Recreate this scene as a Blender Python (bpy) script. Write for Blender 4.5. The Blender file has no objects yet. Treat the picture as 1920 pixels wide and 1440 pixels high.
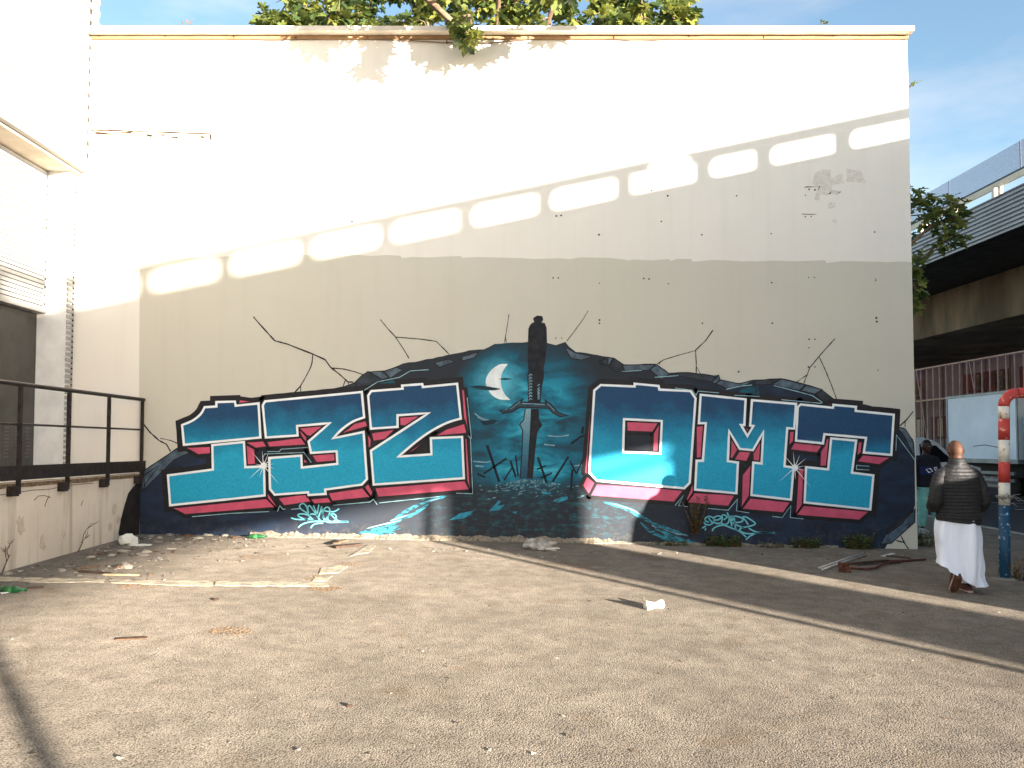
import bpy, bmesh, math, random
from math import sin, cos, pi, radians, sqrt, atan2
from mathutils import Vector, Matrix, noise as mnoise
from mathutils.geometry import tessellate_polygon

scene = bpy.context.scene
COL = scene.collection
random.seed(7)

# ------------------------------------------------------------------ camera
CZ = 1.75                      # eye height of the lens
FPX = 1500.0                   # focal length in photograph pixels (1920 wide)
PITCH = math.atan(0.0412)
CX, CY = 960.0, 775.0
cam_d = bpy.data.cameras.new('camera')
cam = bpy.data.objects.new('camera', cam_d)
COL.objects.link(cam)
cam.location = (0, 0, CZ)
cam.rotation_euler = (pi/2 + PITCH, 0, 0)
cam_d.sensor_width = 36.0
cam_d.lens = FPX/1920*36.0
cam_d.shift_y = (CY - 720)/1920
cam_d.clip_start = 0.05
cam_d.clip_end = 2000
scene.camera = cam

# ------------------------------------------------------------------ sky, sun, exposure
SUN_EL = radians(6.9)
SUN_AZ = radians(38.5)         # light travels forward and to the left by this angle
LDIR = Vector((-sin(SUN_AZ)*cos(SUN_EL), cos(SUN_AZ)*cos(SUN_EL), -sin(SUN_EL)))
world = bpy.data.worlds.new('World')
scene.world = world
world.use_nodes = True
wn = world.node_tree.nodes; wl = world.node_tree.links
wn.clear()
w_out = wn.new('ShaderNodeOutputWorld'); w_bg = wn.new('ShaderNodeBackground')
sky = wn.new('ShaderNodeTexSky'); sky.sky_type = 'NISHITA'; sky.sun_disc = False
sky.sun_elevation = SUN_EL
sky.sun_rotation = math.atan2(-LDIR.x, -LDIR.y)
sky.altitude = 50; sky.air_density = 1.0; sky.dust_density = 0.8; sky.ozone_density = 1.7
w_tc = wn.new('ShaderNodeTexCoord'); w_map = wn.new('ShaderNodeMapping')
w_map.inputs['Scale'].default_value = (1.0, 1.0, 3.2)
w_no = wn.new('ShaderNodeTexNoise'); w_no.inputs['Scale'].default_value = 2.3
w_no.inputs['Detail'].default_value = 7; w_no.inputs['Roughness'].default_value = 0.55
w_ra = wn.new('ShaderNodeValToRGB')
w_ra.color_ramp.elements[0].position = 0.44; w_ra.color_ramp.elements[0].color = (0, 0, 0, 1)
w_ra.color_ramp.elements[1].position = 0.72; w_ra.color_ramp.elements[1].color = (0.75, 0.75, 0.75, 1)
w_bw = wn.new('ShaderNodeRGBToBW')
w_cl = wn.new('ShaderNodeMixRGB'); w_cl.blend_type = 'MULTIPLY'; w_cl.inputs[0].default_value = 1
w_cl.inputs[2].default_value = (1.7, 1.75, 1.9, 1)
w_mix = wn.new('ShaderNodeMixRGB')
wl.new(w_tc.outputs['Generated'], w_map.inputs[0]); wl.new(w_map.outputs[0], w_no.inputs['Vector'])
wl.new(w_no.outputs['Fac'], w_ra.inputs[0]); wl.new(w_ra.outputs[0], w_mix.inputs[0])
wl.new(sky.outputs[0], w_mix.inputs[1])
wl.new(sky.outputs[0], w_bw.inputs[0]); wl.new(w_bw.outputs[0], w_cl.inputs[1]); wl.new(w_cl.outputs[0], w_mix.inputs[2])
wl.new(w_mix.outputs[0], w_bg.inputs[0]); wl.new(w_bg.outputs[0], w_out.inputs[0])
w_bg.inputs[1].default_value = 0.075

sun_d = bpy.data.lights.new('sun', 'SUN'); sun = bpy.data.objects.new('sun', sun_d)
COL.objects.link(sun)
sun_d.energy = 5.0; sun_d.angle = radians(0.5); sun_d.color = (1.0, 0.90, 0.77)
sun.rotation_euler = LDIR.to_track_quat('-Z', 'Y').to_euler()
sun.location = (20, -26, 12)

scene.view_settings.view_transform = 'Standard'
scene.view_settings.look = 'None'
scene.view_settings.gamma = 1.0
scene.view_settings.use_curve_mapping = False
scene.view_settings.exposure = 2.58
scene.render.engine = 'CYCLES'
scene.cycles.use_denoising = True
scene.cycles.max_bounces = 8

# ------------------------------------------------------------------ picture -> place
D = 12.9                       # distance of the painted wall
FW = Vector((0, cos(PITCH), sin(PITCH))); UP = Vector((0, -sin(PITCH), cos(PITCH))); RT = Vector((1, 0, 0))
def ray(px, py):
    return FW + RT*((px-CX)/FPX) - UP*((py-CY)/FPX)
def W(px, py, Y):
    d = ray(px, py); s = Y/d.y
    return Vector((d.x*s, Y, CZ + d.z*s))
def clampf(v, a, b): return max(a, min(b, v))
def gz(x, y):
    return CZ - 1.52 - 0.0195*clampf(x, -16, 26) + 0.021*(clampf(y, -18, 22) - D)
def G(px, py):
    d = ray(px, py)
    lo, hi = 0.5, 200
    for _ in range(60):
        m = (lo+hi)/2
        if CZ + d.z*m > gz(d.x*m, d.y*m): lo = m
        else: hi = m
    x, y = d.x*lo, d.y*lo
    return Vector((x, y, gz(x, y)))

# ------------------------------------------------------------------ materials
def s(r, g, b):
    f = lambda c: (c/255/12.92 if c/255 <= 0.04045 else ((c/255+0.055)/1.055)**2.4)
    return (f(r), f(g), f(b), 1.0)
MATS = {}
def M(name, col, rough=0.8, var=0.12, scale=3.0, bump=0.0, bscale=30.0, metallic=0.0, col2=None, spec=0.35, bdist=0.02, stretch=(1, 1, 1), lo=0.35, hi=0.65, transl=0.0):
    if name in MATS: return MATS[name]
    m = bpy.data.materials.new(name); m.use_nodes = True
    n = m.node_tree.nodes; l = m.node_tree.links
    b = n['Principled BSDF']
    b.inputs['Roughness'].default_value = rough
    b.inputs['Metallic'].default_value = metallic
    b.inputs['Specular IOR Level'].default_value = spec
    tc = n.new('ShaderNodeTexCoord'); mp = n.new('ShaderNodeMapping'); mp.inputs['Scale'].default_value = stretch
    l.new(tc.outputs['Object'], mp.inputs[0])
    if var > 0 or col2:
        no = n.new('ShaderNodeTexNoise'); no.inputs['Scale'].default_value = scale
        no.inputs['Detail'].default_value = 6; no.inputs['Roughness'].default_value = 0.6
        l.new(mp.outputs[0], no.inputs['Vector'])
        r = n.new('ShaderNodeValToRGB')
        c2 = col2 if col2 else tuple(c*(1-var*2) for c in col[:3])+(1,)
        c1 = col if col2 else tuple(min(1, c*(1+var)) for c in col[:3])+(1,)
        r.color_ramp.elements[0].position = lo; r.color_ramp.elements[0].color = c2
        r.color_ramp.elements[1].position = hi; r.color_ramp.elements[1].color = c1
        l.new(no.outputs['Fac'], r.inputs[0]); l.new(r.outputs[0], b.inputs['Base Color'])
    else:
        b.inputs['Base Color'].default_value = col
    if bump > 0:
        nb = n.new('ShaderNodeTexNoise'); nb.inputs['Scale'].default_value = bscale; nb.inputs['Detail'].default_value = 4
        l.new(mp.outputs[0], nb.inputs['Vector'])
        bp = n.new('ShaderNodeBump'); bp.inputs['Strength'].default_value = bump; bp.inputs['Distance'].default_value = bdist
        l.new(nb.outputs['Fac'], bp.inputs['Height']); l.new(bp.outputs[0], b.inputs['Normal'])
    if transl > 0:
        out = n['Material Output']
        t = n.new('ShaderNodeBsdfTranslucent'); t.inputs[0].default_value = tuple(min(1, c*1.6) for c in col[:3])+(1,)
        mx = n.new('ShaderNodeMixShader'); mx.inputs[0].default_value = transl
        l.new(b.outputs[0], mx.inputs[1]); l.new(t.outputs[0], mx.inputs[2]); l.new(mx.outputs[0], out.inputs[0])
    MATS[name] = m
    return m
def nodes_of(m): return m.node_tree.nodes, m.node_tree.links, m.node_tree.nodes['Principled BSDF']
def math_node(n, l, op, a, b=None, clamp=False):
    k = n.new('ShaderNodeMath'); k.operation = op; k.use_clamp = clamp
    for i, v in enumerate((a, b)):
        if v is None: continue
        if isinstance(v, (int, float)): k.inputs[i].default_value = v
        else: l.new(v, k.inputs[i])
    return k.outputs[0]
def mixc(n, l, fac, a, b, mode='MIX'):
    k = n.new('ShaderNodeMixRGB'); k.blend_type = mode
    for i, v in enumerate((fac, a, b)):
        if isinstance(v, (int, float)): k.inputs[i].default_value = v
        elif isinstance(v, tuple): k.inputs[i].default_value = v
        else: l.new(v, k.inputs[i])
    return k.outputs[0]

# ------------------------------------------------------------------ geometry helpers
ORG = {}                       # world origin of each unrotated root
class B:
    def __init__(self): self.v = []; self.f = []; self.sm = []
    def add(self, vs, fs, smooth=False):
        o = len(self.v); self.v += [Vector(p) for p in vs]
        self.f += [tuple(i+o for i in f) for f in fs]; self.sm += [smooth]*len(fs)
        return self
    def box(self, x0, x1, y0, y1, z0, z1, mat=None, jit=0.0):
        p = [Vector((x, y, z)) for z in (z0, z1) for y in (y0, y1) for x in (x0, x1)]
        if jit: p = [q + Vector((random.uniform(-jit, jit) for _ in range(3))) for q in p]
        if mat is not None: p = [mat @ q for q in p]
        return self.add(p, [(0, 2, 3, 1), (4, 5, 7, 6), (0, 1, 5, 4), (2, 6, 7, 3), (0, 4, 6, 2), (1, 3, 7, 5)])
    def tube(self, pts, rad, n=8, cap=True, smooth=True, flat=1.0):
        pts = [Vector(p) for p in pts]
        if not isinstance(rad, (list, tuple)): rad = [rad]*len(pts)
        vs = []; fs = []; up = None
        for i, p in enumerate(pts):
            t = (pts[min(i+1, len(pts)-1)] - pts[max(i-1, 0)])
            t = t.normalized() if t.length > 1e-9 else Vector((0, 0, 1))
            if up is None:
                up = Vector((0, 0, 1)) if abs(t.z) < 0.9 else Vector((0, 1, 0))
            a = t.cross(up)
            if a.length < 1e-4: a = t.cross(Vector((1, 0, 0)))
            a.normalize(); b = a.cross(t).normalized(); up = b
            for k in range(n):
                an = 2*pi*k/n
                vs.append(p + a*(cos(an)*rad[i]) + b*(sin(an)*rad[i]*flat))
        for i in range(len(pts)-1):
            for k in range(n):
                fs.append((i*n+k, i*n+(k+1) % n, (i+1)*n+(k+1) % n, (i+1)*n+k))
        if cap:
            fs.append(tuple(range(n-1, -1, -1))); fs.append(tuple((len(pts)-1)*n+k for k in range(n)))
        return self.add(vs, fs, smooth)
    def capsule(self, a, b, ra, rb, n=10):
        a = Vector(a); b = Vector(b); d = (b-a); L = d.length; d = d/L if L > 1e-9 else Vector((0, 0, 1))
        pts = []; rad = []
        for k in range(4):
            an = pi/2*k/4; pts.append(a - d*(ra*cos(an))); rad.append(max(0.0006, ra*sin(an)))
        pts.append(a); rad.append(ra); pts.append(b); rad.append(rb)
        for k in range(3, -1, -1):
            an = pi/2*k/4; pts.append(b + d*(rb*cos(an))); rad.append(max(0.0006, rb*sin(an)))
        return self.tube(pts, rad, n)
    def ell(self, c, r, seg=14, rings=9, fn=None):
        c = Vector(c); vs = []; fs = []
        for i in range(rings+1):
            th = pi*i/rings
            for k in range(seg):
                ph = 2*pi*k/seg
                p = Vector((sin(th)*cos(ph)*r[0], sin(th)*sin(ph)*r[1], cos(th)*r[2]))
                if fn: p = fn(p)
                vs.append(c+p)
        for i in range(rings):
            for k in range(seg):
                fs.append((i*seg+k, (i+1)*seg+k, (i+1)*seg+(k+1) % seg, i*seg+(k+1) % seg))
        return self.add(vs, fs, True)
    def loft(self, rings, cap=True, smooth=True):
        n = len(rings[0]); vs = [p for r in rings for p in r]; fs = []
        for i in range(len(rings)-1):
            for k in range(n):
                fs.append((i*n+k, i*n+(k+1) % n, (i+1)*n+(k+1) % n, (i+1)*n+k))
        if cap:
            fs.append(tuple(range(n-1, -1, -1))); fs.append(tuple((len(rings)-1)*n+k for k in range(n)))
        return self.add(vs, fs, smooth)
    def lathe(self, prof, c=(0, 0, 0), n=16, mat=None):
        vs = []; fs = []
        for (r, z) in prof:
            for k in range(n):
                p = Vector((cos(2*pi*k/n)*r, sin(2*pi*k/n)*r, z))
                vs.append((mat @ p) if mat is not None else p + Vector(c))
        for i in range(len(prof)-1):
            for k in range(n):
                fs.append((i*n+k, i*n+(k+1) % n, (i+1)*n+(k+1) % n, (i+1)*n+k))
        fs.append(tuple(range(n-1, -1, -1))); fs.append(tuple((len(prof)-1)*n+k for k in range(n)))
        return self.add(vs, fs, True)
    def poly(self, pts, holes=()):
        loops = [[Vector(p) for p in pts]] + [[Vector(p) for p in h] for h in holes]
        tris = tessellate_polygon(loops)
        return self.add([p for lp in loops for p in lp], [tuple(t) for t in tris])
    def prism(self, pts, d):
        """solid from a planar outline, extruded by vector d"""
        d = Vector(d); P = [Vector(p) for p in pts]; n = len(P)
        tris = tessellate_polygon([P])
        fs = [tuple(t) for t in tris] + [tuple(i+n for i in reversed(t)) for t in tris]
        fs += [(i, (i+1) % n, (i+1) % n+n, i+n) for i in range(n)]
        return self.add(P+[p+d for p in P], fs)
    def build(self, name, mat, parent=None, org=None, remesh=0.0, fix=True, kind=None, weld=False):
        if org is None: org = ORG.get(parent.name if parent else None, Vector((0, 0, 0)))
        me = bpy.data.meshes.new(name)
        me.from_pydata([tuple(p-org) for p in self.v], [], self.f)
        me.polygons.foreach_set('use_smooth', self.sm)
        if fix or weld:
            bm = bmesh.new(); bm.from_mesh(me)
            if weld: bmesh.ops.remove_doubles(bm, verts=bm.verts, dist=1e-5)
            bmesh.ops.recalc_face_normals(bm, faces=bm.faces)
            bm.to_mesh(me); bm.free()
        me.materials.append(mat)
        o = bpy.data.objects.new(name, me); COL.objects.link(o)
        if parent is not None:
            o.parent = parent; ORG[o.name] = org
        else:
            o.location = org
            ORG[o.name] = Vector(org)
        if remesh:
            r = o.modifiers.new('remesh', 'REMESH'); r.mode = 'VOXEL'; r.voxel_size = remesh; r.use_smooth_shade = True
            sm = o.modifiers.new('smooth', 'SMOOTH'); sm.factor = 0.5; sm.iterations = 3
        if kind: o['kind'] = kind
        return o
def thing(name, label, cat, loc, group=None):
    o = bpy.data.objects.new(name, None); COL.objects.link(o)
    o.empty_display_size = 0.2
    o.location = loc; o['label'] = label; o['category'] = cat
    if group: o['group'] = group
    ORG[o.name] = Vector(loc)
    return o
def tag(o, label, cat, group=None):
    o['label'] = label; o['category'] = cat
    if group: o['group'] = group
    return o
def inst(o, parent, mtx):
    c = o.copy(); COL.objects.link(c); c.parent = parent; c.matrix_basis = mtx
    return c
def catmull(pts, k=6):
    P = [Vector((p[0], p[1])) for p in pts]; out = []
    for i in range(len(P)-1):
        p0 = P[max(i-1, 0)]; p1 = P[i]; p2 = P[i+1]; p3 = P[min(i+2, len(P)-1)]
        for j in range(k):
            t = j/k
            out.append(0.5*((2*p1)+(p2-p0)*t+(2*p0-5*p1+4*p2-p3)*t*t+(3*p1-p0-3*p2+p3)*t**3))
    out.append(P[-1])
    return [(p.x, p.y) for p in out]
# ================================================================== SETTING
# ---- asphalt
def asphalt_mat(name, base, dark, grain, bump, stains=True):
    m = bpy.data.materials.new(name); m.use_nodes = True
    n, l, b = nodes_of(m)
    b.inputs['Diffuse Roughness'].default_value = 1.0; b.inputs['Roughness'].default_value = 0.92; b.inputs['Specular IOR Level'].default_value = 0.2
    tc = n.new('ShaderNodeTexCoord'); P = tc.outputs['Object']
    vo = n.new('ShaderNodeTexVoronoi'); vo.inputs['Scale'].default_value = grain; vo.inputs['Randomness'].default_value = 1
    l.new(P, vo.inputs['Vector'])
    n1 = n.new('ShaderNodeTexNoise'); n1.inputs['Scale'].default_value = grain*0.8; n1.inputs['Detail'].default_value = 3
    l.new(P, n1.inputs['Vector'])
    big = n.new('ShaderNodeTexNoise'); big.inputs['Scale'].default_value = 0.55; big.inputs['Detail'].default_value = 8; big.inputs['Roughness'].default_value = 0.65
    l.new(P, big.inputs['Vector'])
    mid = n.new('ShaderNodeTexNoise'); mid.inputs['Scale'].default_value = 5.0; mid.inputs['Detail'].default_value = 5
    l.new(P, mid.inputs['Vector'])
    r = n.new('ShaderNodeValToRGB'); r.color_ramp.elements[0].position = 0.3; r.color_ramp.elements[1].position = 0.7
    r.color_ramp.elements[0].color = dark; r.color_ramp.elements[1].color = base
    l.new(big.outputs['Fac'], r.inputs[0])
    # stones: every aggregate grain a slightly different tone, dark bitumen between
    hsv = n.new('ShaderNodeRGBToBW'); l.new(vo.outputs['Color'], hsv.inputs[0])
    tone = math_node(n, l, 'MULTIPLY_ADD', hsv.outputs[0], 0.56)
    n[tone.node.name].inputs[2].default_value = 0.72
    c1 = mixc(n, l, 1.0, r.outputs[0], tone, 'MULTIPLY')
    gap = n.new('ShaderNodeMapRange'); gap.inputs['From Min'].default_value = 0.45; gap.inputs['From Max'].default_value = 0.75
    l.new(vo.outputs['Distance'], gap.inputs['Value'])
    c2 = mixc(n, l, gap.outputs[0], c1, tuple(c*0.62 for c in dark[:3])+(1,))
    md = n.new('ShaderNodeMapRange'); md.inputs['From Min'].default_value = 0.35; md.inputs['From Max'].default_value = 0.7
    md.inputs['To Min'].default_value = 0.78; md.inputs['To Max'].default_value = 1.12
    l.new(mid.outputs['Fac'], md.inputs['Value'])
    c3 = mixc(n, l, 1.0, c2, md.outputs[0], 'MULTIPLY')
    if stains:
        st = n.new('ShaderNodeTexNoise'); st.inputs['Scale'].default_value = 1.7; st.inputs['Detail'].default_value = 4
        mp = n.new('ShaderNodeMapping'); mp.inputs['Location'].default_value = (3.1, 7.7, 0); l.new(P, mp.inputs[0]); l.new(mp.outputs[0], st.inputs['Vector'])
        sr = n.new('ShaderNodeMapRange'); sr.inputs['From Min'].default_value = 0.60; sr.inputs['From Max'].default_value = 0.72; sr.inputs['To Max'].default_value = 0.55
        l.new(st.outputs['Fac'], sr.inputs['Value'])
        c3 = mixc(n, l, sr.outputs[0], c3, s(92, 78, 62))
    l.new(c3, b.inputs['Base Color'])
    h1 = math_node(n, l, 'MULTIPLY', vo.outputs['Distance'], -1.0)
    h2 = math_node(n, l, 'ADD', h1, n1.outputs['Fac'])
    bp = n.new('ShaderNodeBump'); bp.inputs['Strength'].default_value = bump; bp.inputs['Distance'].default_value = 0.009
    l.new(h2, bp.inputs['Height'])
    bp2 = n.new('ShaderNodeBump'); bp2.inputs['Strength'].default_value = 0.25; bp2.inputs['Distance'].default_value = 0.02
    l.new(mid.outputs['Fac'], bp2.inputs['Height']); l.new(bp.outputs[0], bp2.inputs['Normal'])
    und = n.new('ShaderNodeTexNoise'); und.inputs['Scale'].default_value = 0.9; und.inputs['Detail'].default_value = 3; l.new(P, und.inputs['Vector'])
    bp3 = n.new('ShaderNodeBump'); bp3.inputs['Strength'].default_value = 0.2; bp3.inputs['Distance'].default_value = 0.06
    l.new(und.outputs['Fac'], bp3.inputs['Height']); l.new(bp2.outputs[0], bp3.inputs['Normal'])
    l.new(bp3.outputs[0], b.inputs['Normal'])
    return m
ASPH = asphalt_mat('asphalt_worn', s(136, 126, 114), s(106, 98, 88), 90.0, 0.55)
ROADM = asphalt_mat('asphalt_road', s(78, 78, 82), s(60, 60, 64), 70.0, 0.4, False)

VA = 0.042                                         # the viaduct and street run 2.4 degrees off the wall's normal
def VP(u, t, z): return Vector((u*cos(VA) - t*sin(VA), u*sin(VA) + t*cos(VA), z))
KERB_U = 10.35
def sheet(name, us, ts, mat, dz, kind='structure'):
    b = B(); n = len(us)
    for t in ts:
        for u in us:
            p = VP(u, t, 0); p.z = gz(p.x, p.y) + dz; b.v.append(p)
    for j in range(len(ts)-1):
        for i in range(n-1):
            b.f.append((j*n+i, j*n+i+1, (j+1)*n+i+1, (j+1)*n+i)); b.sm.append(True)
    return b.build(name, mat, kind=kind)
ts = [-400, -200, -60, -19] + [-18+2*i for i in range(21)] + [30, 50, 100, 250, 500]
sheet('ground', [-500, -200, -60, -17, -15, -12, -9, -6, -3, 0, 3, 6, 9, 10.2], ts, ASPH, 0)
sheet('road', [10.18, 12, 15, 18, 21, 23.8], ts, ROADM, -0.12)
sheet('far_pavement', [23.95, 27, 30, 60, 200, 500], ts, M('pavement_grey', s(120, 116, 110), bump=.2), 0)
KERBM = M('kerb_concrete', s(150, 146, 138), var=.15, bump=.3, bscale=25)
b = B()
for side, u0 in ((0, 10.2), (1, 23.8)):
    t = -30
    while t < 60:
        p = [VP(u, tt, 0) for u, tt in ((u0, t+.008), (u0+.15, t+.008), (u0+.15, t+.992), (u0, t+.992))]
        for q in p: q.z = gz(q.x, q.y)
        b2 = B(); zt = .012
        b.add([q+Vector((0, 0, -.2)) for q in p]+[q+Vector((0, 0, zt)) for q in p],
              [(0, 3, 2, 1), (4, 5, 6, 7), (0, 1, 5, 4), (1, 2, 6, 5), (2, 3, 7, 6), (3, 0, 4, 7)])
        t += 1
b.build('kerb', KERBM, kind='structure')
# painted road marks
PAINT = M('road_paint', s(190, 190, 186), var=.2, scale=9)
def mark(u0, u1, t0, t1):
    p = [VP(u, t, 0) for u, t in ((u0, t0), (u1, t0), (u1, t1), (u0, t1))]
    for q in p: q.z = gz(q.x, q.y) - .116
    return p
b = B()
for (a, c, d, e) in ((13.2, 13.32, 12, 60), (14.6, 17.6, 21.2, 21.32), (14.6, 17.6, 24.0, 24.12), (20.2, 20.32, 5, 60)):
    b.add(mark(a, c, d, e), [(0, 1, 2, 3)])
b.build('road_marking', PAINT, kind='structure')

# ---- remains of a concrete edging set flush in the asphalt
CONC = M('worn_concrete', s(186, 174, 152), rough=.95, scale=9, col2=s(146, 136, 122), bump=.7, bscale=40, lo=.4, hi=.55)
def flat_slab(pxpts, h, name, mat, parent=None, jit=2.0, wob=True):
    pts = []
    m = len(pxpts)
    for i in range(m):
        a = Vector(pxpts[i]); c = Vector(pxpts[(i+1) % m]); L = (c-a).length
        k = max(1, int(L/14)) if wob else 1
        for j in range(k):
            q = a.lerp(c, j/k)
            pts.append((q.x+random.uniform(-jit, jit), q.y+random.uniform(-jit, jit)*.5))
    P = [G(*p) for p in pts]
    bb = B().prism([p+Vector((0, 0, -.03)) for p in P], (0, 0, .03+h))
    return bb.build(name, mat, parent)
edge = thing('concrete_edging', 'worn pale concrete edging strip turning a corner in the asphalt', 'edging', G(612, 1098))
for pp in ([(0, 1083), (120, 1085), (198, 1087), (196, 1092), (100, 1093), (0, 1090)],
           [(205, 1087), (330, 1089), (400, 1090), (400, 1099), (300, 1097), (206, 1093)],
           [(404, 1091), (500, 1091), (560, 1092), (612, 1094), (618, 1100), (560, 1100), (470, 1099), (404, 1098)],
           [(590, 1082), (622, 1080), (612, 1090), (586, 1091)],
           [(604, 1066), (636, 1060), (650, 1062), (632, 1075), (600, 1077)],
           [(655, 1043), (690, 1021), (706, 1024), (690, 1036), (668, 1040)]):
    flat_slab(pp, .006, 'slab', CONC, edge)
RUST = M('rust_stain', s(150, 108, 60), var=.3, scale=25, col2=s(128, 112, 92), bump=.5, bscale=70, lo=.4, hi=.6)

# ---- the tall rendered wall
WALLM = bpy.data.materials.new('wall_render'); WALLM.use_nodes = True
def wall_nodes(m, base, dirt, rough=.85, streak=.3):
    n, l, bs = nodes_of(m); bs.inputs['Roughness'].default_value = rough; bs.inputs['Specular IOR Level'].default_value = .2
    tc = n.new('ShaderNodeTexCoord'); P = tc.outputs['Object']
    a = n.new('ShaderNodeTexNoise'); a.inputs['Scale'].default_value = .6; a.inputs['Detail'].default_value = 9; a.inputs['Roughness'].default_value = .65
    l.new(P, a.inputs['Vector'])
    mp = n.new('ShaderNodeMapping'); mp.inputs['Scale'].default_value = (3.5, 3.5, .25); l.new(P, mp.inputs[0])
    st = n.new('ShaderNodeTexNoise'); st.inputs['Scale'].default_value = 1.6; st.inputs['Detail'].default_value = 5; l.new(mp.outputs[0], st.inputs['Vector'])
    r1 = n.new('ShaderNodeMapRange'); r1.inputs['From Min'].default_value = .4; r1.inputs['From Max'].default_value = .75; r1.inputs['To Max'].default_value = .35
    l.new(a.outputs['Fac'], r1.inputs['Value'])
    r2 = n.new('ShaderNodeMapRange'); r2.inputs['From Min'].default_value = .52; r2.inputs['From Max'].default_value = .8; r2.inputs['To Max'].default_value = streak
    l.new(st.outputs['Fac'], r2.inputs['Value'])
    f = math_node(n, l, 'ADD', r1.outputs[0], r2.outputs[0], True)
    l.new(mixc(n, l, f, base, dirt), bs.inputs['Base Color'])
    nb = n.new('ShaderNodeTexNoise'); nb.inputs['Scale'].default_value = 45; nb.inputs['Detail'].default_value = 5; l.new(P, nb.inputs['Vector'])
    nb2 = n.new('ShaderNodeTexNoise'); nb2.inputs['Scale'].default_value = 2.2; nb2.inputs['Detail'].default_value = 3; l.new(P, nb2.inputs['Vector'])
    hh = math_node(n, l, 'MULTIPLY_ADD', nb2.outputs['Fac'], 3.0); hh.node.inputs[2].default_value = 0
    l.new(nb.outputs['Fac'], hh.node.inputs[2])
    bp = n.new('ShaderNodeBump'); bp.inputs['Strength'].default_value = .25; bp.inputs['Distance'].default_value = .006
    l.new(hh, bp.inputs['Height']); l.new(bp.outputs[0], bs.inputs['Normal'])
wall_nodes(WALLM, s(230, 225, 216), s(214, 208, 199))
PANELM = bpy.data.materials.new('panel_paint'); PANELM.use_nodes = True
wall_nodes(PANELM, s(201, 197, 184), s(190, 185, 171))
WX0, WX1 = -8.2, W(1711, 560, D).x
WTOP = W(960, 58, D).z
wall = thing('rendered_wall', 'tall cream rendered wall with beige lower half behind the graffiti', 'wall', (0, D, gz(0, D)))
B().box(WX0, WX1, D, D+.42, gz(0, D)-.6, WTOP).build('wall_body', WALLM, wall)
# coping: projecting slab on top, a strip beneath browned to give the soffit's shade
COPM = M('coping_render', s(228, 216, 198), var=.1, scale=2, bump=.2)
b = B(); xs = [WX0 + i*(WX1+.03-WX0)/60 for i in range(61)]
ztop = W(960, 47, D-.19).z; zbot = W(960, 57, D-.19).z
prof = []
for i, x in enumerate(xs):
    j = .006*mnoise.noise(Vector((x*1.7, 0, 3)))
    k = .008*mnoise.noise(Vector((x*3.1, 5, 3)))
    prof.append([Vector((x, D-.19, zbot+k)), Vector((x, D-.19, ztop-.01+j)), Vector((x, D-.17, ztop+j)), Vector((x, D+.5, ztop+j)), Vector((x, D+.5, zbot)), Vector((x, D-.02, zbot))])
b.loft(prof, smooth=False); b.build('coping', COPM, wall)
B().box(WX0, WX1, D-.045, D-.002, zbot-.06, zbot-.004).build('soffit_shade_strip', M('soffit_shade', s(150, 118, 84), var=.15), wall)
# cable hung under the coping
CAB = M('cable_brown', s(120, 98, 78), rough=.6)
cpts = [(160, 70), (230, 69), (350, 71), (440, 71), (500, 74), (560, 73), (650, 72), (730, 74), (840, 80), (900, 81), (960, 76), (1010, 72), (1080, 70), (1150, 73), (1210, 75), (1280, 71), (1360, 70), (1450, 73), (1540, 70), (1620, 69), (1697, 68)]
cs = catmull(cpts, 5)
B().tube([W(p[0], p[1], D-.03) for p in cs], .009, 6).build('cable', CAB, wall)
for cx in (188, 312, 440, 556, 690, 838, 990, 1150, 1290, 1430, 1560, 1684):
    p = W(cx, min(cs, key=lambda q: abs(q[0]-cx))[1], D)
    B().box(p.x-.012, p.x+.012, D-.045, D+.01, p.z-.018, p.z+.02).build('cable_clip', CAB, wall)
# beige painted panel, brushed upper edge
random.seed(3)
top = [(262, 494), (300, 486), (330, 485), (400, 482), (470, 479), (560, 478)]
x = 560
edgep = [(262, 487), (330, 485), (440, 480)]
while x < 1712:
    edgep.append((x, 478 + (x-560)*.0122 + random.uniform(-2.2, 2.2)))
    if random.random() < .25: edgep.append((x+3, 478+(x-560)*.0122 + random.uniform(1, 4)))
    x += random.uniform(14, 34)
zl = gz(WX0, D)-.3
pp = [W(a, c, D-.0015) for a, c in edgep if a < 1704] + [Vector((WX1-.003, D-.0015, W(1704, 492, D).z)), Vector((WX1-.003, D-.0015, zl)), Vector((W(262, 900, D).x, D-.0015, zl))]
B().poly(pp).build('beige_panel', PANELM, wall)
# drill holes
HOLE = M('hole_dark', s(45, 40, 38), var=0)
random.seed(11)
for hx, hy in ((1212, 356), (1221, 357), (1252, 367), (1381, 367), (1240, 415), (1316, 440), (1446, 438), (1640, 435), (1517, 355), (1528, 356), (1510, 366), (1510, 406), (1521, 406), (1043, 405), (1052, 404), (1124, 360), (1123, 440), (660, 415), (1207, 522), (1217, 523), (1253, 532), (1124, 531), (1447, 530), (1516, 520), (1527, 520), (1642, 526), (1642, 523), (1037, 521), (1047, 521), (1124, 600), (1124, 606), (1448, 606), (1317, 606), (1517, 636), (1528, 636), (1517, 652), (1643, 596), (1644, 603), (1385, 697), (1516, 688), (1528, 688), (1646, 694), (1042, 634), (1053, 634)):
    c = W(hx, hy, D-.0025); r = random.uniform(.010, .018)
    B().lathe([(r, 0), (r*.9, .001)], mat=Matrix.Translation(c) @ Matrix.Rotation(pi/2, 4, 'X'), n=7).build('drill_hole', HOLE, wall)
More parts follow.
